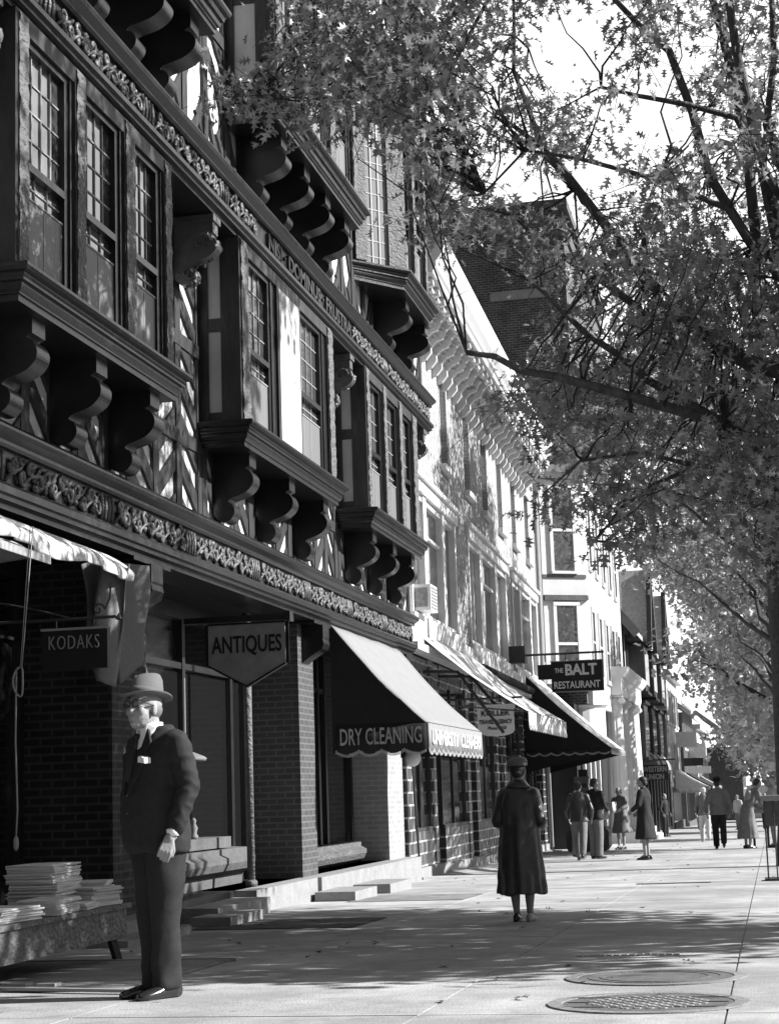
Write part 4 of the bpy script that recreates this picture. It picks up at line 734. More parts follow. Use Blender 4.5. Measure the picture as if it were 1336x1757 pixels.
while y < 46.4:
    f = RB(); P = [(.031, 9.54), (.66, 9.54), (.68, 9.42), (.6, 9.38), (.5, 9.3), (.42, 9.14), (.3, 9.1), (.2, 9.0), (.2, 8.9), (.1, 8.78), (.001, 8.75)]
    f.rprism(P, y-.06, y+.06)
    for d in (-.1, .1): f.rprism([(p*.92+.01, q+.01) for p, q in [(.05, 9.53), (.6, 9.53), (.58, 9.44), (.05, 9.44)]], y+d-.03, y+d+.03)
    for i in range(3): f.tube([(brx(y, .56-.15*i+.05*math.cos(a)), y-.085, 9.44-.13*i+.05*math.sin(a)) for a in [q*.7 for q in range(8)]], .014, 5); f.tube([(brx(y, .56-.15*i+.05*math.cos(a)), y+.085, 9.44-.13*i+.05*math.sin(a)) for a in [q*.7 for q in range(8)]], .014, 5)
    f.rbox(.1, .16, y-.16, y+.16, 9.0, 9.06); f.rbox(.6, .66, y-.1, y+.1, 9.3, 9.36)
    f.build('bracket', 'white_paint', co); y += .62; k += 1
    if k % 2 == 0:
        f = RB(); f.rbox(.04, .6, y-.36, y-.26, 9.5, 9.545); f.build('dentil', 'white_paint', co)
for y in (49.35, 49.6):
    f = MB(); f.tube([(brx(y, .08), y, 9.3), (brx(y, .08), y, -.6)], .05, 8); f.build('downpipe', 'lead', bb)
f = RB(); f.rbox(-.1, .24, BY0+.1, 49.3, 3.3, 3.42); f.rbox(-.1, .16, BY0+.1, 49.3, 3.42, 3.6); f.rbox(-.1, .1, BY0+.1, 49.3, 3.6, 3.86); f.build('ledge', 'white_paint', bb)
# shop floor: glazed dark tiles with pale joints
lay = [('p', 27.7, 28.25), ('w', 28.25, 30.3), ('p', 30.3, 30.6), ('d', 30.6, 31.5), ('w', 31.5, 34.4), ('p', 34.4, 34.8), ('d', 34.8, 35.6), ('p', 35.6, 36.1), ('w', 36.1, 38.9), ('p', 38.9, 39.3), ('d', 39.3, 40.2), ('p', 40.2, 40.7), ('w', 40.7, 44.0), ('p', 44.0, 44.5), ('w', 44.5, 47.6), ('d', 47.6, 48.6), ('p', 48.6, 49.4)]
f = RB(); g2 = RB(); sb = RB()
for k, a, c in lay:
    if k == 'p': f.rbox(-.5, 0, a, c, gz(c)+.2, 3.3)
    if k == 'w':
        f.rbox(-.45, -.02, a, c, gz(c)+.2, .36); f.rbox(-.4, -.04, a, c, 2.9, 3.3)
        g2.m = 0; g2.rbox(-.16, -.03, a, c, .361, .42); g2.rbox(-.16, -.06, a, a+.06, .42, 2.9); g2.rbox(-.16, -.06, c-.06, c, .42, 2.9); g2.rbox(-.15, -.07, (a+c)/2-.02, (a+c)/2+.02, .42, 2.9)
        g2.m = 1; g2.rbox(-.13, -.1, a+.06, c-.06, .42, 2.9)
    if k == 'd':
        f.rbox(-1.6, -1.4, a, c, gz(c), 3.3); f.rbox(-.4, -.05, a, c, 2.7, 3.3); g2.m = 2; g2.rbox(-1.39, -1.3, a+.05, c-.05, gz(c)+.1, 2.4)
    sb.rbox(-.5, .04, a, c, gz(c)-.3, gz(c)+.199)
f.build('tiled_front', 'tile', bb); g2.build('shop_window', ['iron', 'glass_dark', 'dark_wood'], bb); sb.build('plinth', 'stone', bb)
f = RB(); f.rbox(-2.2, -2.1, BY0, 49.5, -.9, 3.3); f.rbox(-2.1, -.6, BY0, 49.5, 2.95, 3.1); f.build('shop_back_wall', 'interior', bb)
b = MB(); b.prism([(-5.95, .5), (-5.78, .5), (-6.0, 1.5), (-6.2, 1.5)], 'y', 29.3, 29.33)
o = tag(b.build('price_board', 'paper'), 'narrow leaning white notice in the first window of the tiled shop', 'notice')
b = MB()
for i, (wd) in enumerate((.1, .12, .13, .1, .12, .08)): b.box(-6.03-.02*i+.0-.05, -6.03-.02*i+.05, 29.285, 29.299, .75+.12*i, .775+.12*i)
b.build('lettering', 'letter_dark', o)
t = thing('air_conditioner', 'boxy window air conditioner sticking out of the first upstairs window of the brick building', 'air conditioner', (-5.4, 29.2, 4.1))
b = MB(); b.box(-5.75, -5.36, 28.75, 29.35, 4.02, 4.46); b.build('case', 'white_paint', t)
b = MB()
for i in range(7): b.box(-5.359, -5.35, 28.8, 29.3, 4.06+i*.055, 4.09+i*.055)
b.box(-5.66, -5.42, 28.74, 28.749, 4.08, 4.4); b.build('grille', 'iron_grey', t)
# awnings of the brick building
def awn2(): return awning('awning', 'bright white awning with plain scalloped valance above the travel agency', 28.8, 34.3, -5.6, 3.62, -3.82, 2.26, .24, 'canvas_white', None, stripes=False, val='canvas_white')
awn2()
awning('awning', 'awning with shade-dark side and sun-pale top hanging lowest beside the restaurant sign', 44.6, 48.9, brx(45)+.02, 3.95, -3.86, 1.98, .1, 'canvas_white', 'canvas_dark', None, None, stripes=False, side_drop=1.42)  # shade and sun put into the cloth colours: black side, white top
t = thing('awning', 'rolled dark awning along the ledge of the brick building', 'awning', (-5.8, 39, 3.5)); b = MB(); b.tube([(brx(35, .3), 35, 3.45), (brx(44, .3), 44, 3.45)], .09, 10); b.build('canvas_roll', 'canvas_dark', t, smooth=True)
b = MB()
for y in (35.5, 39, 43): b.bar((brx(y, 0), y, 3.5), (brx(y, .3), y, 3.45), .03)
b.build('bracket', 'iron', t)
for y, x1, z1, lb in ((29.6, -4.35, 1.95, 'dark iron strut frame, nearest of the two beside the travel sign'), (31.0, -4.2, 1.9, 'dark iron strut frame, farther of the two beside the travel sign')):
    b = MB(); b.tube([(-5.7, y, 3.05), (-5.1, y, 3.02), (x1, y, z1)], .03, 6); tag(b.build('awning_strut', 'iron'), lb, 'strut')
# travel agency sign
t = thing('hanging_sign', 'small white sign reading KOLLER TRAVEL AGENCY hanging from an iron arm', 'sign', (-5.6, 30.3, 2.4))
P = [(-4.9, 2.02), (-4.9, 2.4), (-4.26, 2.4), (-4.26, 2.02)]+[(-4.58+.32*math.cos(a), 2.02+.1*math.sin(a)) for a in [-.4-i*.39 for i in range(7)]]
b = MB(); b.prism(P, 'y', 30.28, 30.32); b.box(-4.92, -4.24, 30.27, 30.33, 2.4, 2.47); b.build('board', 'white_paint', t)
for a_, kw in ((('KOLLER', .13, .003, (-4.58, 30.27, 2.32)), dict(width=.5, bold=.003)), (('TRAVEL AGENCY', .1, .003, (-4.58, 30.27, 2.17)), dict(width=.58, bold=.003)), (('Phone 2350', .08, .003, (-4.56, 30.27, 2.06)), dict(width=.34, shear=.4, bold=.001))):
    b = MB(); put_text(b, *a_, **kw); b.build('lettering', 'letter_dark', t)
b = MB(); b.tube([(-5.7, 30.3, 2.58), (-4.1, 30.3, 2.58)], .02, 6); b.tube([(-5.7, 30.3, 2.2), (-5.0, 30.3, 2.5)], .015, 6)
for x in (-4.8, -4.36): b.tube([(x, 30.3, 2.47), (x, 30.3, 2.58)], .01, 6)
b.build('arm', 'iron', t)
# restaurant sign
t = thing('hanging_sign', 'black sign with light letters THE BALT RESTAURANT on a long pole', 'sign', (-5.9, 42, 4.2))
b = MB(); b.box(-4.95, -3.72, 41.9, 42.15, 3.28, 4.02); b.build('board', 'sign_dark', t)
b = MB(); b.box(-5.28, -4.951, 41.95, 42.1, 3.6, 3.95); b.box(-5.2, -5.16, 41.94, 41.949, 3.63, 3.92); b.build('side_board', 'sign_dark', t)
b = MB()
for z in (3.27, 4.0): b.box(-4.97, -3.7, 41.88, 41.899, z, z+.02)
b.build('rim', 'letter_grey', t)
for a_, kw in ((('THE', .15, .01, (-4.76, 41.885, 3.79)), dict(width=.2, bold=.003)), (('BALT', .36, .012, (-4.23, 41.885, 3.8)), dict(width=.76, bold=.012)), (('RESTAURANT', .24, .01, (-4.34, 41.885, 3.44)), dict(width=1.1, bold=.004))):
    b = MB(); put_text(b, *a_, **kw); b.build('lettering', 'letter_light', t)
b = MB(); b.tube([(-5.9, 42, 4.2), (-3.68, 42, 4.2)], .028, 8)
for x in (-5.1, -4.6, -3.95): b.tube([(x, 42, 4.02), (x, 42, 4.2)], .012, 6)
b.build('pole', 'iron', t)
b = MB(); b.box(-5.95, -5.55, 41.8, 42.2, 4.02, 4.42); b.box(-5.93, -5.57, 41.78, 41.799, 4.05, 4.39); b.build('wall_box', 'iron', t)

# ------------------------------------------------------------ tall dark brick building with white oriel
tb = thing('brick_tower_building', 'tall dark brick building rising behind the leaves above the white cornice', 'building', (-8, 55, gz(55)))
b = MB(); b.box(-13.0, -5.0, 50.8, 63.0, 3.4, 18.3); b.build('wall', 'brick_tower', tb)
b = MB(); b.box(-13.1, -4.85, 50.7, 63.1, 18.3, 18.6); b.box(-13.05, -4.92, 50.75, 63.05, 17.5, 17.62); b.build('coping', 'stone_grey', tb)
for z in (11.3, 15.6):
    b = MB(); b.box(-7.3, -5.5, 50.73, 50.799, z, z+.28); b.build('stone_band', 'stone', tb)
b = MB(); b.box(-5.9, -4.75, 50.6, 50.799, 10.2, 10.45); b.box(-4.999, -4.7, 50.8, 63, 10.2, 10.45); b.build('white_ledge', 'white_paint', tb)
# white rendered lower front
b = MB(); b.box(-4.999, -4.86, 51.21, 63.0, 3.4, 10.1); b.build('render', 'white_wall', tb)
for zz in (4.35, 7.5):
    for i in range(5):
        y = 52.0+i*2.25; f = MB(); f.box(-4.87, -4.78, y-.52, y+.52, zz-.12, zz); f.box(-4.859, -4.8, y-.52, y-.42, zz, zz+1.8); f.box(-4.859, -4.8, y+.42, y+.52, zz, zz+1.8); f.box(-4.859, -4.79, y-.52, y+.52, zz+1.8, zz+1.95)
        f.box(-4.85, -4.8, y-.42, y+.42, zz+.88, zz+.93)
        f.m = 1; f.box(-4.86, -4.83, y-.42, y+.42, zz, zz+1.8); f.build('window', ['white_paint', 'glass_dark'], tb)
# oriel, its near face canted
O = MB(); O.prism([(-6.2, 49.75), (-6.0, 49.75), (-4.82, 50.5), (-4.82, 51.2), (-6.2, 51.2)], 'z', 3.8, 10.1); ori = O.build('oriel', 'white_wall', tb)
A = Vector((-6.0, 49.75, 0)); B = Vector((-4.82, 50.5, 0)); d = (B-A).normalized(); nrm = Vector((d.y, -d.x, 0))
b = MB(); cantbox(b, .0, 1, 6.35, 6.5, .001, .1); cantbox(b, 0, 1, 7.0, 7.1, .001, .03); cantbox(b, 0, 1, 9.9, 10.1, .001, .15); cantbox(b, 0, 1, 3.8, 3.95, .001, .1); b.build('moulding', 'stone_grey', ori)
b = MB(); b.m = 0
for z0, z1 in ((4.0, 6.2), (7.2, 9.6)):
    b.m = 0; cantbox(b, .2, .27, z0, z1, .001, .06); cantbox(b, .73, .8, z0, z1, .001, .06); cantbox(b, .2, .8, z1, z1+.1, .001, .07); cantbox(b, .2, .8, z0-.08, z0, .001, .1); cantbox(b, .27, .73, (z0+z1)/2-.04, (z0+z1)/2+.04, .001, .05)
    b.m = 1; cantbox(b, .27, .73, z0, z1, .001, .02)
b.build('window', ['white_paint', 'glass'], ori)
b = MB(); b.box(-13, -5.3, 50.0, 57.4, -.9, 3.39); b.build('ground_floor', 'dark_wood', tb)
b = MB(); b.lathe([(.75, 2.2), (.8, 2.3), (.8, 3.3), (.9, 3.39)], (-5.4, 52.0, 0), 24); b.build('curved_hood', 'white_wall', tb)
b = MB()
for i in range(4): y = 51.5+i*1.5; b.box(-5.3, -5.2, y-.1, y+.1, -.8, 3.3)
b.box(-5.3, -5.22, 51, 57.3, -.8, .0); b.m = 1; b.box(-5.299, -5.25, 51, 57.3, 0, 2.6); b.build('shop_window', ['white_paint', 'glass_dark'], tb)
# bank with tall fluted columns
bk = thing('bank_building', 'white stone bank front with tall fluted columns at street level', 'bank', (-5, 62, gz(62)))
b = MB(); b.box(-9, -5.0, 57.5, 66.0, -1.1, 3.39); b.box(-9, -5.1, 63.05, 66, 3.39, 8.6); b.build('wall', 'bank_stone', bk)
b = MB(); P = [(-5.6, 3.2), (-4.55, 3.2), (-4.5, 3.35), (-4.5, 3.75), (-4.42, 3.8), (-4.3, 3.95), (-4.25, 4.1), (-4.998, 4.14), (-5.6, 4.14)]; b.prism([(p, q+.75) for p, q in P], 'y', 57.2, 66.2); b.build('entablature', 'bank_stone', bk)
b = MB(); b.box(-5.2, -4.2, 57.2, 66.2, -1.2, -.45); b.box(-5.2, -3.95, 57.4, 66, -1.2, -.7); b.build('plinth', 'bank_stone', bk)
for y in (57.7, 60.2, 62.7, 65.2):
    c = MB(); seg = 40; 
    def rr(k, r): return r*(1-.05*(k % 4 == 0))
    c.rings([[((-4.85)+rr(k, r)*math.cos(2*PI*k/seg), y+rr(k, r)*math.sin(2*PI*k/seg), z) for k in range(seg)] for r, z in ((.36, -.3), (.36, .8), (.33, 2.0), (.30, 3.7))])
    o = c.build('column', 'bank_stone', bk)
    c = MB(); c.lathe([(.42, -.45), (.44, -.4), (.38, -.34), (.4, -.3)], (-4.85, y, 0), 24); c.build('base', 'bank_stone', o)
    c = MB(); c.box(-5.2, -4.5, y-.36, y+.36, 3.87, 3.945)
    for sx in (-.3, .3): c.tube([(-4.85+sx, y-.38, 3.77), (-4.85+sx, y+.38, 3.77)], .1, 12)
    c.lathe([(.3, 3.7), (.36, 3.85)], (-4.85, y, 0), 20); c.build('capital', 'bank_stone', o)
# second half-timbered building
t2 = thing('timbered_house', 'second half-timbered building beyond the bank, tiled roof and dark beams', 'building', (-6, 85, gz(85)))
b = MB(); b.box(-14, -5.6, 72, 100, -1.4, 7.6); b.prism([(-14, 7.6), (-5.6, 7.6), (-9.6, 12.8)], 'y', 72, 100); b.build('wall', 'stucco', t2)
b = MB()
for x in (-7.9, -7.1, -6.3, -5.72): b.box(x, x+.26, 71.93, 71.998, -1.2, 7.6)
for z in (1.8, 3.3, 4.8, 6.2, 7.4): b.box(-8, -5.6, 71.94, 72.0, z, z+.26)
b.bar((-6.9, 71.95, .2), (-6.3, 71.95, 1.8), .2, .06); b.bar((-6.0, 71.95, 4.9), (-5.7, 71.95, 6.2), .2, .06)
for i in range(15):
    y = 72.1+i*1.98; b.box(-5.6, -5.5, y, y+.3, 1.6, 7.6)
for z in (1.7, 4.6, 7.3): b.box(-5.6, -5.45, 72, 100, z, z+.35)
b.build('timber_frame', 'dark_wood', t2)
b = MB(); b.prism([(-4.9, 7.1), (-4.9, 7.3), (-9.6, 13.3), (-9.6, 12.9)], 'y', 71.2, 101); b.build('roof', 'roof_tile', t2)
b = MB(); b.bar((-4.85, 71.2, 7.1), (-9.6, 71.2, 13.1), .15, .35); b.build('bargeboard', 'stone', t2)
for y in (77, 88):
    b = MB(); b.prism([(y-1.8, 7.0), (y+1.8, 7.0), (y, 10.4)], 'x', -7.5, -4.7); g_ = b.build('gable', 'roof_tile', t2)
    b = MB(); b.bar((-4.62, y-1.9, 6.9), (-4.62, y, 10.5), .2, .3); b.bar((-4.62, y+1.9, 6.9), (-4.62, y, 10.5), .2, .3); b.build('bargeboard', 'dark_wood', g_)
for y, z0, z1 in ((74.5, 2.2, 4.4), (79.5, 2.2, 4.4), (84.5, 2.2, 4.4), (90, 2.2, 4.6), (76.5, 5.0, 7.0), (82, 5.0, 7.0), (88, 5.0, 7.0)):
    b = MB(); b.box(-5.6, -4.9, y-1.2, y+1.2, z0, z1); b.m = 1
    for i in range(3): b.box(-4.9, -4.87, y-1.05+i*.75, y-.4+i*.75, z0+.3, z1-.3)
    b.m = 2; b.box(-5.62, -4.8, y-1.3, y+1.3, z0-.12, z0); b.box(-5.62, -4.8, y-1.3, y+1.3, z1, z1+.12); b.build('bay_window', ['timber', 'glass', 'gloss_paint'], t2)
for y in (78, 82, 86):
    b = MB(); n = 10; R_ = .85
    b.rings([[(-5.5+R_*math.cos(a), y+q, 1.75+R_*1.0*math.sin(a)) for a in [i*PI/2/n for i in range(n+1)]]+[(-5.5, y+q, 1.75)] for q in (-1.1, 1.1)]); b.build('shop_hood', 'canvas', t2)
b = MB(); b.m = 1; b.box(-5.599, -5.5, 74, 99.5, -.9, 1.6); b.m = 0
for i in range(12): b.box(-5.6, -5.4, 73.9+i*2.3, 74.2+i*2.3, -1.2, 1.7)
b.build('shop_window', ['dark_wood', 'glass_dark'], t2)
t = thing('hanging_sign', 'small dark sign reading WESTERN UNION far down the street', 'sign', (-5.4, 76, 2.2))
b = MB(); b.box(-5.3, -4.2, 75.9, 76.1, 1.25, 1.9); b.build('board', 'sign_dark', t)
for a_, w_ in ((('WESTERN', .32, .01, (-4.75, 75.88, 1.72)), .98), (('UNION', .32, .01, (-4.75, 75.88, 1.4)), .75)):
    b = MB(); put_text(b, *a_, width=w_, bold=.01); b.build('lettering', 'letter_grey', t)
b = MB(); b.tube([(-5.6, 76, 2.1), (-3.9, 76, 2.1)], .04, 6); b.build('arm', 'iron', t)
# further fronts down the street
def house(name, label, x, y0, y1, h, m, eave=True, nw=4, fl=2, roof='roof_tile', x1=-16):
    t = thing(name, label, 'building', (x, (y0+y1)/2, gz(y0)))
    b = MB(); b.box(x1, x, y0, y1, gz(y1)-.5, h); b.build('wall', m, t)
    b = MB()
    if eave: b.prism([(x+.6, h-.3), (x+.6, h), (x-4, h+3.6), (x-4, h+3.2)], 'y', y0-.3, y1+.3)
    else: b.box(x-1, x+.35, y0-.2, y1+.2, h, h+.35)
    b.build('roof', roof if eave else 'white_paint', t)
    for f in range(fl):
        for i in range(nw):
            y = y0+(y1-y0)*(i+.5)/nw; z = 3.0+f*3.0+gz(y0); hw = (y1-y0)/nw*.26
            b = MB(); b.box(x, x+.08, y-hw-.12, y+hw+.12, z-.15, z); b.box(x, x+.06, y-hw-.1, y-hw, z, z+1.8); b.box(x, x+.06, y+hw, y+hw+.1, z, z+1.8); b.box(x, x+.08, y-hw-.12, y+hw+.12, z+1.8, z+1.95); b.m = 1; b.box(x, x+.02, y-hw, y+hw, z, z+1.8)
            b.build('window', ['white_paint', 'glass_dark'], t)
    b = MB(); b.m = 0; b.box(x, x+.1, y0+.2, y1-.2, gz(y1)-.2, gz(y1)+.5); b.m = 1; b.box(x, x+.04, y0+.4, y1-.4, gz(y1)+.5, gz(y1)+2.5); b.build('shop_window', ['stone_grey', 'glass_dark'], t)
    return t
house('shop_building', 'narrow white shop building just past the second half-timbered one', -5.4, 100.5, 112, 7.2, 'white_wall', False, 4)
house('shop_building', 'grey gabled shop building farther down the row', -5.2, 113, 128, 5.6, 'stone_grey', True, 5)
house('shop_building', 'bright low building near the end of the row', -5.0, 129, 150, 5.0, 'white_wall', False, 6, 1)
house('shop_building', 'dark roofed house closing the view at the end of the street', -2.5, 170, 190, 4.5, 'brick_light', True, 5, 1, x1=-26)
b = MB(); b.box(-16, 8, 192, 200, -3.5, .8)
tag(b.build('distant_house', 'white_wall'), 'low pale building across the far end of the street', 'building')
for y0, y1, lb, m in ((103, 110, 'light shop awning on the narrow white building', 'canvas_white'), (115, 124, 'dark striped shop awning on the grey gabled building', 'canvas_dark'), (131, 140, 'pale shop awning near the end of the row', 'canvas')):
    awning('awning', lb, y0, y1, -5.3, 1.9, -3.6, .9, .3, m, m, stripes=False)
for i, (y, z, l_) in enumerate(((104, 3.2, 'white box sign projecting from the narrow white building'), (112.4, 2.2, 'dark projecting sign between the white and grey buildings'), (118, 2.8, 'small round-topped sign on the grey building'), (126, 1.8, 'narrow white sign near the end of the row'))):
    b = MB(); b.box(-5.2, -4.0, y, y+.2, z, z+.9 if i % 2 == 0 else z+.5); tag(b.build('projecting_sign', 'white_paint' if i != 1 else 'sign_dark'), l_, 'sign')

# newspaper rack at the right edge
t = thing('newspaper_rack', 'tall thin iron-legged newspaper rack at the right edge of the pavement', 'rack', (-.05, 24.3, gz(24.3)))
z0 = gz(24.3)+.02; b = MB()
for x in (-.1, .02, .2): b.tube([(x, 24.2, z0), (x, 24.2, z0+1.1)], .011, 6); b.tube([(x, 24.6, z0), (x, 24.6, z0+1.1)], .011, 6)
b.box(-.15, .28, 24.15, 24.65, z0, z0+.03); b.build('frame', 'iron', t)
b = MB(); b.box(-.1, .24, 24.25, 24.6, z0+.72, z0+1.04); b.build('panel', 'stone_grey', t)
b = MB(); b.box(-.14, .27, 24.18, 24.63, z0+1.05, z0+1.12); b.build('top_band', 'stone', t)
t = thing('bench_box', 'low rounded grey box under the dark awning with white papers on it', 'box', (-4.9, 47.5, gz(47)))
b = MB(); z0 = gz(47)+.03; b.prism([(-5.25, z0+.12), (-5.2, z0), (-4.25, z0), (-4.15, z0+.12), (-4.15, z0+.5), (-4.25, z0+.62), (-5.1, z0+.62), (-5.25, z0+.5)], 'y', 46.0, 46.9); b.build('body', 'stone_grey', t)
b = MB(); b.box(-5.15, -4.2, 46.2, 46.8, z0+.63, z0+.8); b.box(-5.0, -4.6, 46.25, 46.7, z0+.8, z0+1.0); b.build('papers', 'paper', t)
t = thing('book_rack', 'dark upright rack of cards standing in the shade under the lowest awning', 'rack', (-5.1, 48.5, gz(48)))
b = MB(); b.box(-5.1, -4.85, 48.3, 48.5, gz(48)+.02, 1.5); b.build('post', 'iron', t)
b = MB()
for i in range(5): b.box(-5.2, -4.8, 48.1, 48.29, gz(48)+.6+i*.3, gz(48)+.78+i*.3)
b.build('shelf', 'panel', t)
b = MB(); b.tube([(-5.55, 45.4, 2.6), (-5.55, 45.4, gz(45)+.12), (-5.5, 45.4, gz(45)+.06), (-5.3, 45.4, gz(45)+.05)], .035, 8)
tag(b.build('drainpipe', 'white_paint'), 'white pipe standing at the near end of the lowest awning', 'pipe')
# ------------------------------------------------------------ trees
LEAF = [(0, 0), (.05, .2), (.30, .24), (.06, .38), (.40, .60), (.08, .62), (.24, .88), (.06, .84), (0, 1.08), (-.06, .84), (-.24, .88), (-.08, .62), (-.40, .60), (-.06, .38), (-.30, .24), (-.05, .2)]
LEAF = np.array([(x, y, .35*abs(x)-.28*y*y) for x, y in LEAF])
LFACE = [(0, 1, 15), (1, 2, 3), (15, 13, 14), (1, 3, 13, 15), (3, 4, 5), (13, 11, 12), (3, 5, 11, 13), (5, 6, 7), (11, 9, 10), (5, 7, 9, 11), (7, 8, 9)]
SIMPLE = np.array([(0, 0, 0), (.38, .3, .05), (.2, .55, 0), (.3, .85, -.08), (0, 1, -.14), (-.34, .8, -.05), (-.15, .5, 0), (-.4, .35, .06)])
SFACE = [(0, 1, 2, 6, 7), (2, 3, 4, 5, 6)]
def leaves_mesh(name, pos, size, m, parent, simple=False, seed=1, droop=.5):
    rs = np.random.RandomState(seed); n = len(pos); T, F = (SIMPLE, SFACE) if simple else (LEAF, LFACE)
    yaw = rs.uniform(0, 2*PI, n); pit = rs.normal(-droop, .5 if droop else .1, n); rol = rs.normal(0, .6 if droop else .12, n); sz = size*rs.uniform(.45, 1.3, n)
    cy_, sy_ = np.cos(yaw), np.sin(yaw); cp, sp_ = np.cos(pit), np.sin(pit); cr, sr = np.cos(rol), np.sin(rol)
    P = T[None, :, :]*sz[:, None, None]
    x, y, z = P[..., 0], P[..., 1], P[..., 2]
    x1 = x*cr[:, None]+z*sr[:, None]; z1 = -x*sr[:, None]+z*cr[:, None]
    y2 = y*cp[:, None]-z1*sp_[:, None]; z2 = y*sp_[:, None]+z1*cp[:, None]
    x3 = x1*cy_[:, None]-y2*sy_[:, None]; y3 = x1*sy_[:, None]+y2*cy_[:, None]
    V = np.stack([x3, y3, z2], -1)+pos[:, None, :]; k = len(T)
    fl = [len(f) for f in F]; idx = np.concatenate([np.array(f) for f in F]); allidx = (idx[None, :]+(np.arange(n)*k)[:, None]).ravel()
    tot = np.tile(fl, n); start = np.concatenate([[0], np.cumsum(tot)[:-1]])
    me = bpy.data.meshes.new(name); me.vertices.add(n*k); me.vertices.foreach_set('co', V.ravel().astype(np.float32))
    me.loops.add(len(allidx)); me.loops.foreach_set('vertex_index', allidx.astype(np.int32))
    me.polygons.add(len(tot)); me.polygons.foreach_set('loop_start', start.astype(np.int32)); me.update(calc_edges=True)
    me.materials.append(M[m]); o = bpy.data.objects.new(name, me); C.objects.link(o); o.parent = parent
    if parent: o.matrix_parent_inverse = parent_matrix(parent).inverted()
    return o
def spread(cl, per, sig, rs, sigz=None):
    c = np.repeat(np.array(cl, float), per, axis=0); g_ = rs.normal(0, 1, c.shape)*np.array([sig, sig, sigz or sig*.6]); return c+g_
def wob(p, q, k, amp):
    out = []
    for i in range(k+1):
        t = i/k; v = Vector(p).lerp(Vector(q), t)
        if 0 < i < k: v += Vector((random.uniform(-1, 1), random.uniform(-1, 1), random.uniform(-.6, .9)))*amp
        out.append(v)
    return out
TREES = 'street trees along the kerb'
# near pin oak: trunk out of the frame at the right, limbs reaching over the pavement
ta = thing('pin_oak', 'near pin oak whose lobed leaves and bare limbs hang over the pavement at upper right', 'tree', (1.5, 14.8, gz(14.8)), TREES)
b = MB(); b.tube([(1.5, 14.8, gz(15)-.1), (1.45, 14.8, 1), (1.4, 14.8, 3.2), (1.35, 14.9, 4.7), (1.25, 15.1, 6.2), (1.15, 15.2, 8.5), (1.1, 15.3, 11)], [.36, .27, .24, .2, .16, .1, .03], 14)
b.build('trunk', 'bark', ta, smooth=True)
b = MB()
for pts, r0, r1 in LIMBS_A:
    n = len(pts); q = []
    for i, p in enumerate(pts):
        v = Vector(p); 
        if 0 < i < n-1: v += Vector((random.uniform(-.02, .02), random.uniform(-.06, .06), random.uniform(-.02, .02)))
        q.append(v)
    b.tube(q, [.62*(r0+(r1-r0)*i/(n-1)) for i in range(n)], 8)
b.build('limbs', 'bark', ta, smooth=True)
rs = np.random.RandomState(3)
cl = np.array(CL_A)
# twigs join every leaf cluster to the nearest limb
lp = np.array([p for L in LIMBS_A for p in L[0]])
b = MB(); tw = []
for c in cl[::1]:
    dd = np.linalg.norm(lp-c, axis=1); j = int(dd.argmin())
    if dd[j] < 2.2: 
        w_ = wob(lp[j], c, 5, .06*dd[j]); b.tube(w_, [.011, .010, .008, .006, .005, .003], 4, False); tw.append(c)
        for k in range(3):
            e = Vector(c)+Vector(rs.normal(0, .22, 3)); b.tube(wob(c, e, 2, .02), [.004, .003, .002], 3, False)
b.build('twigs', 'bark_dark', ta)
pos = spread(cl, 46, .15, rs, .10)
leaves_mesh('crown', pos, .108, 'leaf', ta, seed=5, droop=.45)
off = []  # unseen side of the crown, shaped by the shade it throws on the pavement
while len(off) < 700:
    p = rs.uniform(-1, 1, 3)
    if np.linalg.norm(p) < 1: off.append((3.6+3.5*p[0], 15.0+4.9*p[1], 5.6+2.6*p[2]))
off = np.array([p for p in off if p[0] > .02*p[1]+.35 and p[1] > 10.75+.14*(p[0]+1.5) and not (p[2] > 6.3 and (p[0]*7.3+p[1]*3.1) % 1 < .6)])
leaves_mesh('crown', spread(off, 38, .3, rs), .19, 'leaf', ta, simple=True, seed=6)
up = []  # unseen crown top added to dapple the front, thinned along the sun's rays
while len(up) < 230:
    p = rs.uniform(-1, 1, 3); q = (1.3+4.2*p[0], 15.0+6.0*p[1], 11.4+3.0*p[2])
    zw, yw = q[2]-(q[0]+5.2)*.675, q[1]-.14*(q[0]+5.2)
    if (6.8 < zw < 11 and 11 < yw < 17.6 and rs.rand() < .88) or (4.4 < zw < 6.8 and 10 < yw < 12.8 and rs.rand() < .7): continue
    if np.linalg.norm(p) < 1 and q[2] > .47*q[1]+1.9 and q[1] > 10.2 and noise.noise(Vector(q)*.55) > .05: up.append(q)
leaves_mesh('crown', spread(np.array(up), 36, .26, rs), .17, 'leaf', ta, simple=True, seed=8)
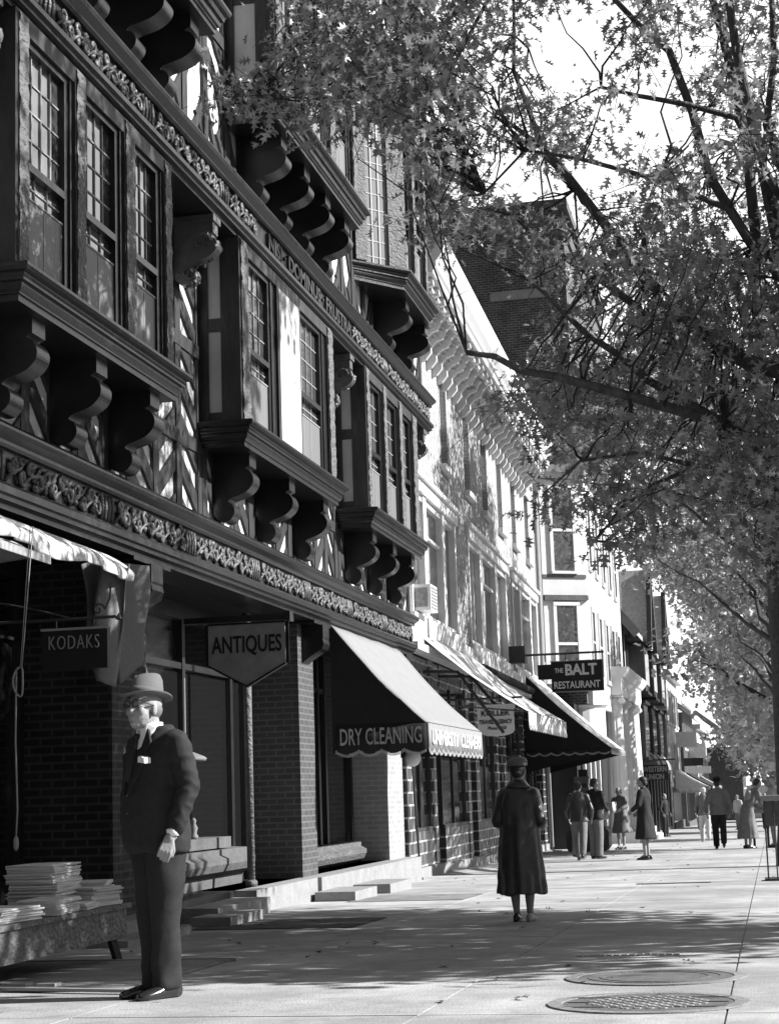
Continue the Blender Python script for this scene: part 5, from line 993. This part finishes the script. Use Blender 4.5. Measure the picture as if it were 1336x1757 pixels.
def street_tree(label, x, y, h, r, zc, ncl, per, size, seed, tr=.3, ry=None, lean=0, off=(0, 0), lo=0):
    rs = np.random.RandomState(seed); random.seed(seed); g0 = gz(y)
    t = thing('street_tree', label, 'tree', (x, y, g0), TREES); ry = ry or r
    b = MB(); b.tube([(x, y, g0-.1), (x+.02, y, g0+.8), (x+.05+lean, y+.05, g0+h*.3), (x+lean, y, g0+h*.55), (x+lean, y, g0+h*.9)], [tr*1.3, tr, tr*.85, tr*.6, tr*.1], 12); b.build('trunk', 'bark_dark', t, smooth=True)
    cl = []; 
    while len(cl) < ncl:
        p = rs.uniform(-1, 1, 3); n_ = np.linalg.norm(p)
        if .35 < n_ < 1 and noise.noise(Vector(p*2.2)+Vector((seed, 0, 0))) > -.12:
            q = (x+off[0]+r*p[0], y+off[1]+ry*p[1], g0+zc+(h-zc)*.5+(h-zc)*.5*p[2])
            if q[2] > g0+zc+lo*max(0, -q[0]): cl.append(q)
    b = MB()
    for i in range(0, ncl, max(1, ncl//46)):
        c = Vector(cl[i]); a = Vector((x+lean, y, g0+min(h*.85, max(h*.22, (c.z-g0)*.62)))); b.tube(wob(a, c, 5, .18), [tr*.2, tr*.16, tr*.12, tr*.08, tr*.05, .008], 6, False)
    b.build('limbs', 'bark_dark', t, smooth=True)
    leaves_mesh('crown', spread(cl, per, size*1.9, rs, size*1.3), size, 'leaf_far', t, simple=True, seed=seed)
street_tree('second tree with dark trunk at the right edge and dense fine foliage', .33, 30.5, 12.6, 3.8, 3.6, 850, 54, .125, 21, .26, ry=5.6, off=(-.8, 6.5), lo=1.15)
street_tree('third street tree, its foliage hanging low over the distant pavement', 1.0, 45, 11.5, 3.6, 2.7, 340, 46, .2, 22, .28)
street_tree('fourth street tree from the viewer beyond the restaurant sign', 1.4, 61, 10.5, 3.8, 2.3, 260, 46, .25, 23)
street_tree('fifth street tree, pale and fine-leaved in the distance', 2.2, 80, 11, 4.4, 2.0, 240, 46, .3, 24)
street_tree('sixth and farthest street tree above the crowd', 3.2, 105, 12, 5.4, 1.8, 240, 46, .4, 25)
street_tree('farthest tree closing the end of the street', 5.5, 145, 13, 8.0, .6, 220, 46, .6, 26)
def unseen_tree(x, y, h, r, seed):
    street_tree('leafy tree added outside the view to dim sky light and fill window reflections', x, y, h, r, 1.5, 150, 34, .55, seed)
    t = [o for o in C.objects if o.name.startswith('street_tree') and o.parent is None][-1]; t.name = 'unseen_tree'; t['group'] = 'trees outside the view'
for i, (x, y) in enumerate(((17, 12), (18, 24), (17, 37), (19, 52), (18, 70), (17, 0), (2.9, -7), (3.2, -19))):  # added out of view: they cut sky light and show in the panes
    unseen_tree(x+(11 if x > 10 else 0), y, 10.5 if x > 10 else 9, 6.2 if x > 10 else 4, 40+i)
b = MB(); b.box(-16, -5.7, -45, 7.2, -.5, 11); b.box(-5.699, -5.3, -45, 7.2, 3.3, 3.8)  # unseen block added to keep sky light off faces towards the viewer
tag(b.build('unseen_row', 'brick'), 'unseen dark brick row added behind the viewer to block sky light', 'building')
rs = np.random.RandomState(77); n_ = 150
xx, yy = rs.uniform(-5.0, 1.8, n_), 7.5+rs.uniform(0, 1, n_)**1.4*45
pp = np.stack([xx, yy, -SL*yy+.032], -1)
tag(leaves_mesh('fallen_leaves', pp, .085, 'bark', None, seed=12, droop=0), 'dry fallen leaves scattered over the pavement', 'leaves', None, 'stuff')
# ------------------------------------------------------------ people
def cap(b, p, q, r0, r1, seg=14, flat=1.0):
    p, q = Vector(p), Vector(q); d = (q-p); L = d.length; d = d/L if L else Vector((0, 0, 1)); pts = []; rs_ = []
    for i in range(4): a = PI/2*(1-i/4); pts.append(p-d*r0*math.sin(a)); rs_.append(max(.0008, r0*math.cos(a)))
    pts.append(p); rs_.append(r0); pts.append(q); rs_.append(r1)
    for i in range(1, 5): a = PI/2*i/4; pts.append(q+d*r1*math.sin(a)); rs_.append(max(.0008, r1*math.cos(a)))
    b.tube(pts, rs_, seg)
def ringz(b, rows, seg=40, folds=None):
    """rows of (z, cx, cy, rx, ry[, fold])"""
    out = []
    for j, r_ in enumerate(rows):
        z, cx, cy, rx, ry = r_[:5]; fo = r_[5] if len(r_) > 5 else 0; ring = []
        for k in range(seg):
            a = 2*PI*k/seg; m_ = 1+fo*(math.cos(a*9+j*.05)*.6+math.cos(a*5+1)*.4+.3*math.cos(a*14+2))
            ring.append((cx+rx*m_*math.cos(a), cy+ry*m_*math.sin(a), z))
        out.append(ring)
    b.rings(out)
def hand(b, w, d, back, k=1.0, curl=.6, side=1):
    """w wrist point, d direction the hand hangs, back: normal of the back of the hand"""
    w, d, n = Vector(w), Vector(d).normalized(), Vector(back).normalized(); n = (n-d*n.dot(d)).normalized(); s = d.cross(n)*side
    for i in range(4): cap(b, w+s*(i-1.5)*.012*k, w+d*.085*k+s*(i-1.5)*.021*k, .014*k, .0115*k, 8)
    for i, (ln, sp_) in enumerate(((.030, 0), (.034, .0), (.032, 0), (.025, 0))):
        base = w+d*.09*k+s*(i-1.5)*.0215*k; p = base; a = curl*(.55+.1*i)
        for j in range(3):
            dr = d*math.cos(a)-n*math.sin(a); q = p+dr*ln*k*(1-.18*j); cap(b, p, q, .0098*k*(1-.08*j), .0090*k*(1-.1*j), 8); p = q; a += curl*.75
    p = w+d*.03*k-s*.028*k; q = p+d*.035*k-s*.02*k-n*.012*k; cap(b, p, q, .013*k, .011*k, 8); cap(b, q, q+d*.032*k-n*.012*k, .0105*k, .009*k, 8)
def head(b, c, tilt=0, k=1.0, turn=0, face=True):
    """head centred on c looking along +y, turned by turn about z"""
    Rm = Matrix.Rotation(turn, 3, 'Z') @ Matrix.Rotation(tilt, 3, 'X'); c = Vector(c)
    def E(p, r): 
        b.ell(tuple(c+Rm @ (Vector(p)*k)), [q*k for q in r], 16, 12, Rm)
    E((0, -.012, .03), (.076, .094, .088)); E((0, .022, -.035), (.062, .068, .072)); E((0, .045, -.088), (.034, .03, .024)); E((0, .03, -.075), (.05, .04, .03))
    if face:
        E((0, .088, -.018), (.0125, .02, .021)); E((0, .084, .006), (.009, .012, .026)); E((0, .094, -.027), (.015, .011, .010))
        for s in (-1, 1):
            E((s*.03, .078, .018), (.014, .008, .009)); E((s*.03, .080, .037), (.021, .012, .008)); E((s*.04, .062, -.02), (.024, .02, .026)); E((s*.077, -.006, -.008), (.009, .018, .032))
        E((0, .083, -.053), (.022, .010, .0055)); E((0, .081, -.064), (.018, .010, .0065)); E((0, .072, -.088), (.018, .014, .013))
    else:
        for s in (-1, 1): E((s*.077, -.006, -.008), (.009, .018, .032))
        E((0, .09, -.015), (.013, .018, .022))
def shoe(b, ank, yaw, k=1.0, heel=0):
    c, s = math.cos(yaw), math.sin(yaw); A = Vector(ank)
    def P(x, y, z): return A+Vector((c*x-s*y, s*x+c*y, 0))+Vector((0, 0, z-A.z))
    b.rings([[P(.045*k*wd*math.cos(a), y*k+.0*a, max(0.002, (zc+hh*math.sin(a))*k)) for a in [2*PI*i/14 for i in range(14)]] for y, wd, zc, hh in
             ((-.085, .35, .04, .025), (-.075, .8, .042, .042), (-.03, .92, .05, .05), (.03, .92, .045, .045), (.09, 1.02, .032, .034), (.15, 1.05, .026, .027), (.19, .8, .022, .021), (.205, .35, .018, .012))])

# foreground man in dark suit and pale fedora
def gentleman():
    F = Vector((-.62, -.78, 0)).normalized(); yaw = math.atan2(-F.x, F.y); y = 9.62
    t = thing('person', 'man in a dark suit, pale felt hat and glasses standing with a white pocket handkerchief', 'person', (-3.42, y, gz(y)+.02), None, yaw)
    HC = (-.0, .085, 1.612)
    b = MB(); head(b, HC, R(7), 1.08, R(12)); cap(b, (0, .035, 1.44), (0, .06, 1.58), .062, .058); b.ell((0, .095, 1.565), (.05, .05, .035), 12, 8)
    b.ell((0, .02, 1.15), (.15, .12, .3), 12, 10); cap(b, (.08, 0, .95), (.06, -.005, .12), .055, .03); cap(b, (-.08, 0, .95), (-.06, -.005, .12), .055, .03)
    for s in (-1, 1): cap(b, (s*.19, 0, 1.42), (s*.235, -.02, 1.16), .05, .04); cap(b, (s*.235, -.02, 1.16), ((-.235 if s < 0 else .14), .05, .90), .04, .03); cap(b, (0, 0, 1.42), (s*.19, 0, 1.42), .06, .05)
    cap(b, (-.235, .05, .94), (-.238, .07, .88), .028, .026)
    hand(b, (-.238, .072, .885), (.03, .38, -.9), (-.85, .45, .25), .95, .8, 1); hand(b, (.13, .1, .93), (-.4, .1, -.8), (.9, .2, .1), .9, .7, -1)
    remesh('body', b, 'skin', t, .0055, 2)
    fold = lambda p: .013*noise.noise(Vector((p.x*7, p.y*7, p.z*4)))+.009*(.5-abs(noise.noise(Vector((p.x*11+p.z*6, p.y*11, p.z*15+3)))))*(1.6 if abs(p.x) > .2 else .8)
    b = MB()       # jacket
    ringz(b, [(.80, 0, .0, .205, .165), (.86, 0, .005, .215, .18), (1.0, 0, .02, .208, .185), (1.12, 0, .025, .2, .178), (1.25, 0, .015, .205, .16), (1.36, 0, 0, .212, .145), (1.42, 0, -.005, .205, .12), (1.455, 0, -.01, .17, .1), (1.485, 0, -.01, .12, .085), (1.515, 0, -.005, .088, .075)])
    for s in (-1, 1):
        b.ell((s*.18, -.005, 1.425), (.085, .085, .06)); cap(b, (s*.2, -.01, 1.40), (s*.242, -.045, 1.17), .08, .07); cap(b, (s*.242, -.045, 1.17), ((-.238 if s < 0 else .15), (.035 if s < 0 else .085), .935), .07, .053)
    j = remesh('jacket', b, 'suit', t, .010, 3, fold)
    b = MB(); # lapels, buttons, breast pocket
    for s in (-1, 1):
        P = [(s*.055, .075, 1.50), (s*.12, .10, 1.42), (s*.105, .125, 1.37), (s*.13, .128, 1.355), (s*.03, .195, 1.13), (s*.012, .195, 1.13), (s*.055, .135, 1.36)]
        o = len(b.v); b.v += [(x, y_+.02, z) for x, y_, z in P]+[(x, y_+.008, z) for x, y_, z in P]; n = len(P)
        b.face(range(o, o+n)); b.face([o+n+i for i in range(n)][::-1])
        for i in range(n): b.face((o+i, o+(i+1) % n, o+n+(i+1) % n, o+n+i))
    b.build('lapel', 'suit', None).parent = j
    b = MB(); b.prism([(-.148, 1.30), (-.078, 1.308), (-.08, 1.335), (-.093, 1.342), (-.104, 1.336), (-.12, 1.341), (-.134, 1.33), (-.146, 1.332)], 'y', .135, .178); b.build('handkerchief', 'cloth_white', None).parent = t
    b = MB(); ringz(b, [(1.12, 0, .17, .03, .03), (1.3, 0, .125, .055, .035), (1.4, 0, .09, .07, .045), (1.46, 0, .05, .08, .07)], 24); 
    ringz(b, [(1.44, 0, .035, .082, .082), (1.5, 0, .04, .074, .072), (1.535, 0, .04, .070, .068)], 24)
    for s in (-1, 1): b.add([(s*.004, .122, 1.465), (s*.05, .098, 1.525), (s*.074, .055, 1.535), (s*.078, .062, 1.50), (s*.045, .118, 1.425)], [(0, 1, 4), (1, 2, 3, 4)])
    b.build('shirt', 'cloth_white', None, smooth=False).parent = t
    b = MB(); b.tube([(0, .125, 1.465), (0, .14, 1.44), (.004, .155, 1.38), (.004, .19, 1.2)], [.016, .014, .022, .026], 10); b.build('tie', 'felt_dark', None, smooth=True).parent = t
    b = MB()       # trousers
    for s in (-1, 1): 
        ringz(b, [(.05, s*.058, -.01, .062, .09), (.12, s*.058, -.008, .06, .085), (.3, s*.062, -.005, .066, .085), (.55, s*.07, 0, .08, .096), (.8, s*.08, 0, .105, .125), (.93, s*.07, 0, .115, .145)], 28)
    b.ell((0, 0, .92), (.18, .15, .13))
    remesh('trousers', b, 'suit', t, .011, 3, lambda p: .014*noise.noise(Vector((p.x*8, p.y*8, p.z*4)))+.012*math.sin(p.z*34+p.y*14+p.x*9)*max(0, .34-p.z)*3*.5+.007*(.5-abs(noise.noise(Vector((p.x*10, p.y*10+p.z*5, p.z*9))))))
    b = MB(); b.lathe([(.036, -.02), (.038, .015), (.036, .02)], (-.237, .05, .915), 16); b.build('shirt_cuff', 'cloth_white', None, smooth=True).parent = t
    b = MB()
    for z_ in (1.13, 1.03): b.ell((.0, .202, z_), (.012, .006, .012), 8, 5)
    b.build('button', 'shoe', None, smooth=True).parent = j
    for s in (-1, 1):
        b = MB(); shoe(b, (s*.066, -.01, .08), R(-7)*s, 1.04); b.build('shoe', 'shoe', None, smooth=True).parent = t
    Rm = Matrix.Rotation(R(12), 3, 'Z') @ Matrix.Rotation(R(7), 3, 'X'); hc = Vector(HC)+Vector((0, -.012, .07)); Rh = Matrix.Rotation(R(12), 3, 'Z') @ Matrix.Rotation(R(13), 3, 'X') @ Matrix.Rotation(R(5), 3, 'Y')
    def hp(p): return tuple(hc+Rh @ Vector(p))
    b = MB(); seg = 40; prof = [(.088, .112, 0), (.09, .114, .012), (.086, .108, .05), (.076, .098, .09), (.062, .082, .118), (.035, .052, .112), (.008, .012, .095)]
    b.rings([[hp((rx*math.cos(a)*(1-(.22*max(0, math.sin(a))**2*(z/.1)**2)), ry*math.sin(a), z+(.014*abs(math.cos(a)) if z > .08 else 0)+(-.012*math.sin(a) if z > .06 else 0))) for a in [2*PI*k/seg for k in range(seg)]] for rx, ry, z in prof])
    h_ = b.build('hat', 'felt', None, smooth=True); h_.parent = t
    b = MB()
    b.rings([[hp((rx*math.cos(a), ry*math.sin(a), dz+z*(math.cos(a)**2)*1.0-.016*math.sin(a))) for a in [2*PI*k/seg for k in range(seg)]] for rx, ry, z, dz in ((.088, .112, 0, .004), (.112, .137, .004, .002), (.138, .166, .02, -.006), (.139, .168, .022, -.010), (.112, .137, .004, -.005), (.09, .114, 0, -.004))], False); b.build('brim', 'felt', None, smooth=True).parent = h_
    b = MB(); b.rings([[hp((rx*math.cos(a), ry*math.sin(a), z)) for a in [2*PI*k/seg for k in range(seg)]] for rx, ry, z in ((.090, .114, .004), (.0935, .1175, .006), (.0915, .1145, .034), (.0885, .111, .036))], False); b.build('hat_band', 'felt', None, smooth=True).parent = h_
    b = MB(); hc2 = Vector(HC)
    def fp(p): return tuple(hc2+Rm @ (Vector(p)*1.06))
    for s in (-1, 1):
        b.tube([fp((s*.033+.024*math.cos(a), .1-.006*abs(math.cos(a)), .014+.019*math.sin(a))) for a in [i*2*PI/16 for i in range(17)]], .0042, 6)
        b.tube([fp((s*.057, .096, .018)), fp((s*.076, .06, .02)), fp((s*.08, -.01, .012))], .0036, 5)
    b.tube([fp((-.01, .1, .018)), fp((.01, .1, .018))], .004, 5); b.build('glasses', 'iron', None).parent = t
    b = MB(); b.ell(fp((0, -.03, .0)), (.082, .085, .07), 16, 10); b.build('hair', 'hair_grey', None, smooth=True).parent = t
gentleman()

def coat_woman():
    y = 16.2; k = .985; t = thing('person', 'woman seen from behind in a long dark shiny coat and small grey hat walking away', 'person', (-2.27, y, gz(y)+.02), None, R(-4)); t.scale = (.88, .92, .905)
    b = MB(); head(b, (0, .04, 1.50), 0, 1.0, 0, False); cap(b, (0, 0, 1.3), (0, .03, 1.44), .05, .05); b.ell((0, 0, 1.05), (.14, .1, .3))
    for s in (-1, 1):
        cap(b, (s*.07, 0, .8), (s*.075, .01, .42), .075, .054, 12); cap(b, (s*.075, .01, .42), (s*.078, -.012, .3), .054, .056, 12); cap(b, (s*.078, -.012, .3), (s*.07, .0, .1), .056, .034, 12)
        cap(b, (s*.07, .0, .1), (s*.075, .08, .05), .034, .03, 10); cap(b, (0, 0, 1.28), (s*.17, 0, 1.26), .05, .05); cap(b, (s*.17, 0, 1.26), (s*.22, -.02, 1.02), .04, .035); cap(b, (s*.22, -.02, 1.02), (s*.18, .17, .95), .035, .028)
        hand(b, (s*.2, .17, .95), (-s*.5, .8, .1), (s*.6, .1, .7), .9, .7, -s)
    remesh('body', b, 'skin', t, .008, 2)
    b = MB()
    ringz(b, [(.27, 0, .0, .255, .215, .10), (.5, 0, 0, .24, .2, .085), (.75, 0, 0, .222, .185, .065), (.95, 0, 0, .21, .17, .04), (1.12, 0, 0, .2, .155, .02), (1.25, 0, -.005, .18, .13), (1.31, 0, -.01, .15, .11), (1.35, 0, 0, .09, .085)], 72)
    for s in (-1, 1):
        b.ell((s*.14, 0, 1.245), (.08, .09, .085)); cap(b, (s*.155, 0, 1.22), (s*.225, -.02, 1.0), .08, .074); cap(b, (s*.225, -.02, 1.0), (s*.2, .13, .94), .072, .06)
    c = remesh('coat', b, 'coat', t, .011, 3, lambda p: .016*noise.noise(Vector((p.x*10, p.y*10, p.z*1.8)))+.010*noise.noise(Vector((p.x*14, p.y*14, p.z*9))))
    b = MB(); ringz(b, [(1.325, 0, -.01, .125, .11), (1.335, 0, -.012, .135, .12), (1.38, 0, -.006, .095, .09), (1.405, 0, 0, .082, .078)], 32); b.build('collar', 'coat', None, smooth=True).parent = c
    b = MB(); b.ell((0, .015, 1.515), (.087, .098, .09), 18, 12); b.ell((0, -.05, 1.47), (.06, .04, .04), 12, 8); b.build('hair', 'hair', None, smooth=True).parent = t
    b = MB(); b.lathe([(.103, 0), (.108, .012), (.108, .035), (.098, .07), (.06, .088), (.005, .092)], (0, .01, 1.55), 28, 1, 1.05); h = b.build('hat', 'coat_mid', None, smooth=True); h.parent = t; 
    b = MB(); b.ell((.02, .03, 1.645), (.02, .03, .012), 8, 6); b.build('bow', 'felt', None, smooth=True).parent = h
    for s in (-1, 1):
        b = MB(); shoe(b, (s*.072, -.0, .09), R(-5)*s, .86); b.box(s*.072-.02, s*.072+.02, -.075, -.035, .001, .05); b.build('shoe', 'coat_light' if s > 0 else 'shoe', None, smooth=True).parent = t
coat_woman()

def passer(label, x, y, yaw, h=1.72, top='suit', bottom='suit', hair='hair', skirt=False, coat=None, hat=None, arms=((.25, .1, .9), (.25, .1, .9)), stride=0, lean=0, shoes='shoe', vox=.016, extra=None):
    k = h/1.72; t = thing('person', label, 'person', (x, y, gz(y)+.02), None, yaw); t.scale = (k, k, k)
    L = lambda z: lean*max(0, z-.9)          # forward shift with height
    b = MB(); head(b, (0, .03+L(1.6), 1.58), -lean*.4, 1, 0, True); cap(b, (0, L(1.4), 1.38), (0, .02+L(1.5), 1.5), .055, .05); b.ell((0, L(1.1), 1.15), (.13, .1, .28))
    fy = (stride, -stride)
    for i, s in enumerate((-1, 1)):
        kn = (s*.09, fy[i]*.55+.02, .5); an = (s*.08, fy[i], .1+(.07 if fy[i] < -.05 else 0)); cap(b, (s*.09, 0, .9), kn, .08, .055, 10); cap(b, kn, an, .052, .034, 10); cap(b, an, (an[0], an[1]+.09, .05), .034, .028, 8)
        ax, ay, az = arms[i]; sh = Vector((s*.17, L(1.38), 1.38)); hnd = Vector((s*ax, ay+L(az), az)); el = (sh+hnd)/2+Vector((s*.06, -.07, -.06)); cap(b, (0, L(1.38), 1.38), sh, .05, .05, 8); cap(b, sh, el, .045, .038, 8); cap(b, el, hnd, .036, .028, 8); hand(b, hnd, (hnd-el), (s, .1, .2), 1.0, .5, -s)
    remesh('body', b, 'skin', t, .011, 1)
    fold = lambda p: .014*noise.noise(Vector((p.x*8, p.y*8, p.z*3+x)))
    b = MB(); zb = coat if coat else .82
    rows = [(zb, 0, 0, .21+(.9-zb)*.14, .15+(.9-zb)*.14, .04 if coat else 0), (.95, 0, L(.95), .185, .14), (1.1, 0, L(1.1), .175, .13), (1.3, 0, L(1.3), .195, .13), (1.42, 0, L(1.42), .14, .095), (1.47, 0, L(1.47), .075, .07)]
    ringz(b, rows, 48)
    for i, s in enumerate((-1, 1)):
        ax, ay, az = arms[i]; sh = Vector((s*.17, L(1.38), 1.37)); hnd = Vector((s*ax, ay+L(az), az)); el = (sh+hnd)/2+Vector((s*.06, -.07, -.06)); cap(b, sh, el, .072, .06, 10); cap(b, el, el.lerp(hnd, .88), .058, .045, 10)
    remesh('coat' if coat else 'jacket', b, top, t, vox, 2, fold)
    if not skirt:
        b = MB()
        for i, s in enumerate((-1, 1)):
            ringz(b, [(.06+(.07 if fy[i] < -.05 else 0), s*.08, fy[i]-.01, .07, .085), (.5, s*.09, fy[i]*.55+.01, .085, .09), (.88, s*.085, 0, .1, .12)], 20)
        b.ell((0, 0, .88), (.175, .13, .12)); remesh('trousers', b, bottom, t, vox, 2, fold)
    elif not coat:
        b = MB(); ringz(b, [(.42, 0, 0, .2, .17, .05), (.7, 0, 0, .185, .155, .03), (.92, 0, 0, .165, .13)], 48); remesh('skirt', b, bottom, t, vox, 2, fold)
    for i, s in enumerate((-1, 1)):
        b = MB(); shoe(b, (s*.08, fy[i], .08), 0, .95); o = b.build('shoe', shoes, None, smooth=True); o.parent = t
        if fy[i] < -.05: o.location.z = .06
    b = MB(); b.ell((0, .005+L(1.6), 1.615), (.083, .092, .082), 16, 10); b.ell((0, -.04+L(1.6), 1.56), (.07, .05, .06), 12, 8); b.build('hair', hair, None, smooth=True).parent = t
    if hat:
        b = MB(); c = (0, .02+L(1.6), 1.64); b.lathe([(.1, 0), (.1, .05), (.085, .1), (.03, .108), (.004, .1)], c, 24, .95, 1.15); hh = b.build('hat', hat, None, smooth=True); hh.parent = t
        b = MB(); b.rings([[(c[0]+r*math.cos(a), c[1]+r*1.15*math.sin(a), c[2]+z+.02*math.cos(a)**2*(r > .12)) for a in [2*PI*q/24 for q in range(24)]] for r, z in ((.1, 0), (.15, .0), (.15, -.006), (.1, -.006))], False); b.build('brim', hat, None, smooth=True).parent = hh
    if extra: extra(t)
    return t
def parcels(t):
    b = MB(); b.box(-.05, .25, .22, .42, 1.0, 1.3); b.ell((.3, .2, 1.02), (.1, .1, .14), 12, 8); o = b.build('parcel', 'paper', None); o.parent = t
passer('woman in a dark dress and coat standing side-on in the sunny gap of the pavement', -2.53, 36.4, R(72), 1.7, 'felt_dark', skirt=True, coat=.42, hair='hair', arms=((.16, .22, 1.0), (.18, .2, .98)))
passer('man in a black jacket and grey trousers standing near the fluted columns', -3.72, 38.3, R(-38), 1.74, 'suit', 'coat_mid', arms=((.12, .28, 1.05), (.12, .26, 1.0)))
passer('pale-faced person half hidden behind the man in the black jacket', -4.4, 40.6, R(-100), 1.6, 'stone_grey', 'coat_mid', hair='hair')
passer('woman in a long grey coat carrying white parcels by the columns', -3.95, 47.5, R(150), 1.66, 'coat_mid', skirt=True, coat=.45, hair='hair', extra=parcels, arms=((.2, .25, 1.1), (.2, .25, 1.1)))
passer('man in a grey jacket and dark hat walking away on the far pavement', -1.30, 44.9, R(5), 1.76, 'coat_mid', 'suit', hat='felt_dark', stride=.14, arms=((.28, .05, .88), (.27, .1, .85)))
passer('person in light trousers and patterned shirt walking beside the man in the dark hat', -2.05, 56, R(8), 1.7, 'stone_grey', 'coat_light', stride=.16, shoes='coat_light', hair='coat_light')
passer('person mostly hidden behind the long shiny coat, one leg showing', -3.95, 37.2, R(-5), 1.66, 'coat', 'coat_mid', stride=.2)
passer('dark-haired person bending forward over a stand in a long grey apron', -.62, 44.5, R(-50), 1.72, 'coat_mid', skirt=True, coat=.25, lean=.55, arms=((.15, .4, 1.0), (.15, .4, 1.0)))
passer('light-coated person at the far right edge behind the rack', .02, 45, R(100), 1.72, 'coat_light', skirt=True, coat=.6, hair='coat_light')
passer('small seated-looking figure by the column base in pale clothes', -4.3, 62, R(-70), 1.45, 'coat_light', 'felt_dark')
passer('dark figure standing before the second half-timbered building', -4.1, 70, R(-120), 1.68, 'suit', 'suit')
for i, (x, y, tp, bt, lb) in enumerate(((-3.6, 92, 'suit', 'coat_mid', 'tiny far person in dark jacket by the shop awnings'), (-2.9, 98, 'coat_light', 'suit', 'tiny far person in pale top left of the walking man'), (-.9, 78, 'coat_mid', 'suit', 'far person right of the walking man with the hat'), (-1.6, 88, 'coat_light', 'coat_mid', 'far person in pale coat in the crowd'), (-.3, 84, 'suit', 'suit', 'dark far person in the crowd near the stand'), (-3.2, 108, 'suit', 'suit', 'farthest dark figure at the row of shops'), (.3, 70, 'coat_mid', 'suit', 'grey figure behind the stand'))):
    passer(lb, x, y, R(i*47), 1.7, tp, bt, vox=.025)
t = thing('street_stand', 'small stand with white papers at which the bending person works', 'stand', (-.25, 45.2, gz(45)))
z0 = gz(45)+.02; b = MB(); b.box(-.5, -.1, 44.9, 45.5, z0+.85, z0+.95); b.build('top', 'lead', t)
for x in (-.47, -.13):
    b = MB(); b.box(x-.03, x+.03, 44.95, 45.01, z0, z0+.85); b.build('leg', 'dark_wood', t)
b = MB(); b.box(-.4, -.2, 45.0, 45.3, z0+.951, z0+1.1); b.build('papers', 'paper', t)
S.render.engine = 'CYCLES'; S.cycles.diffuse_bounces = 2
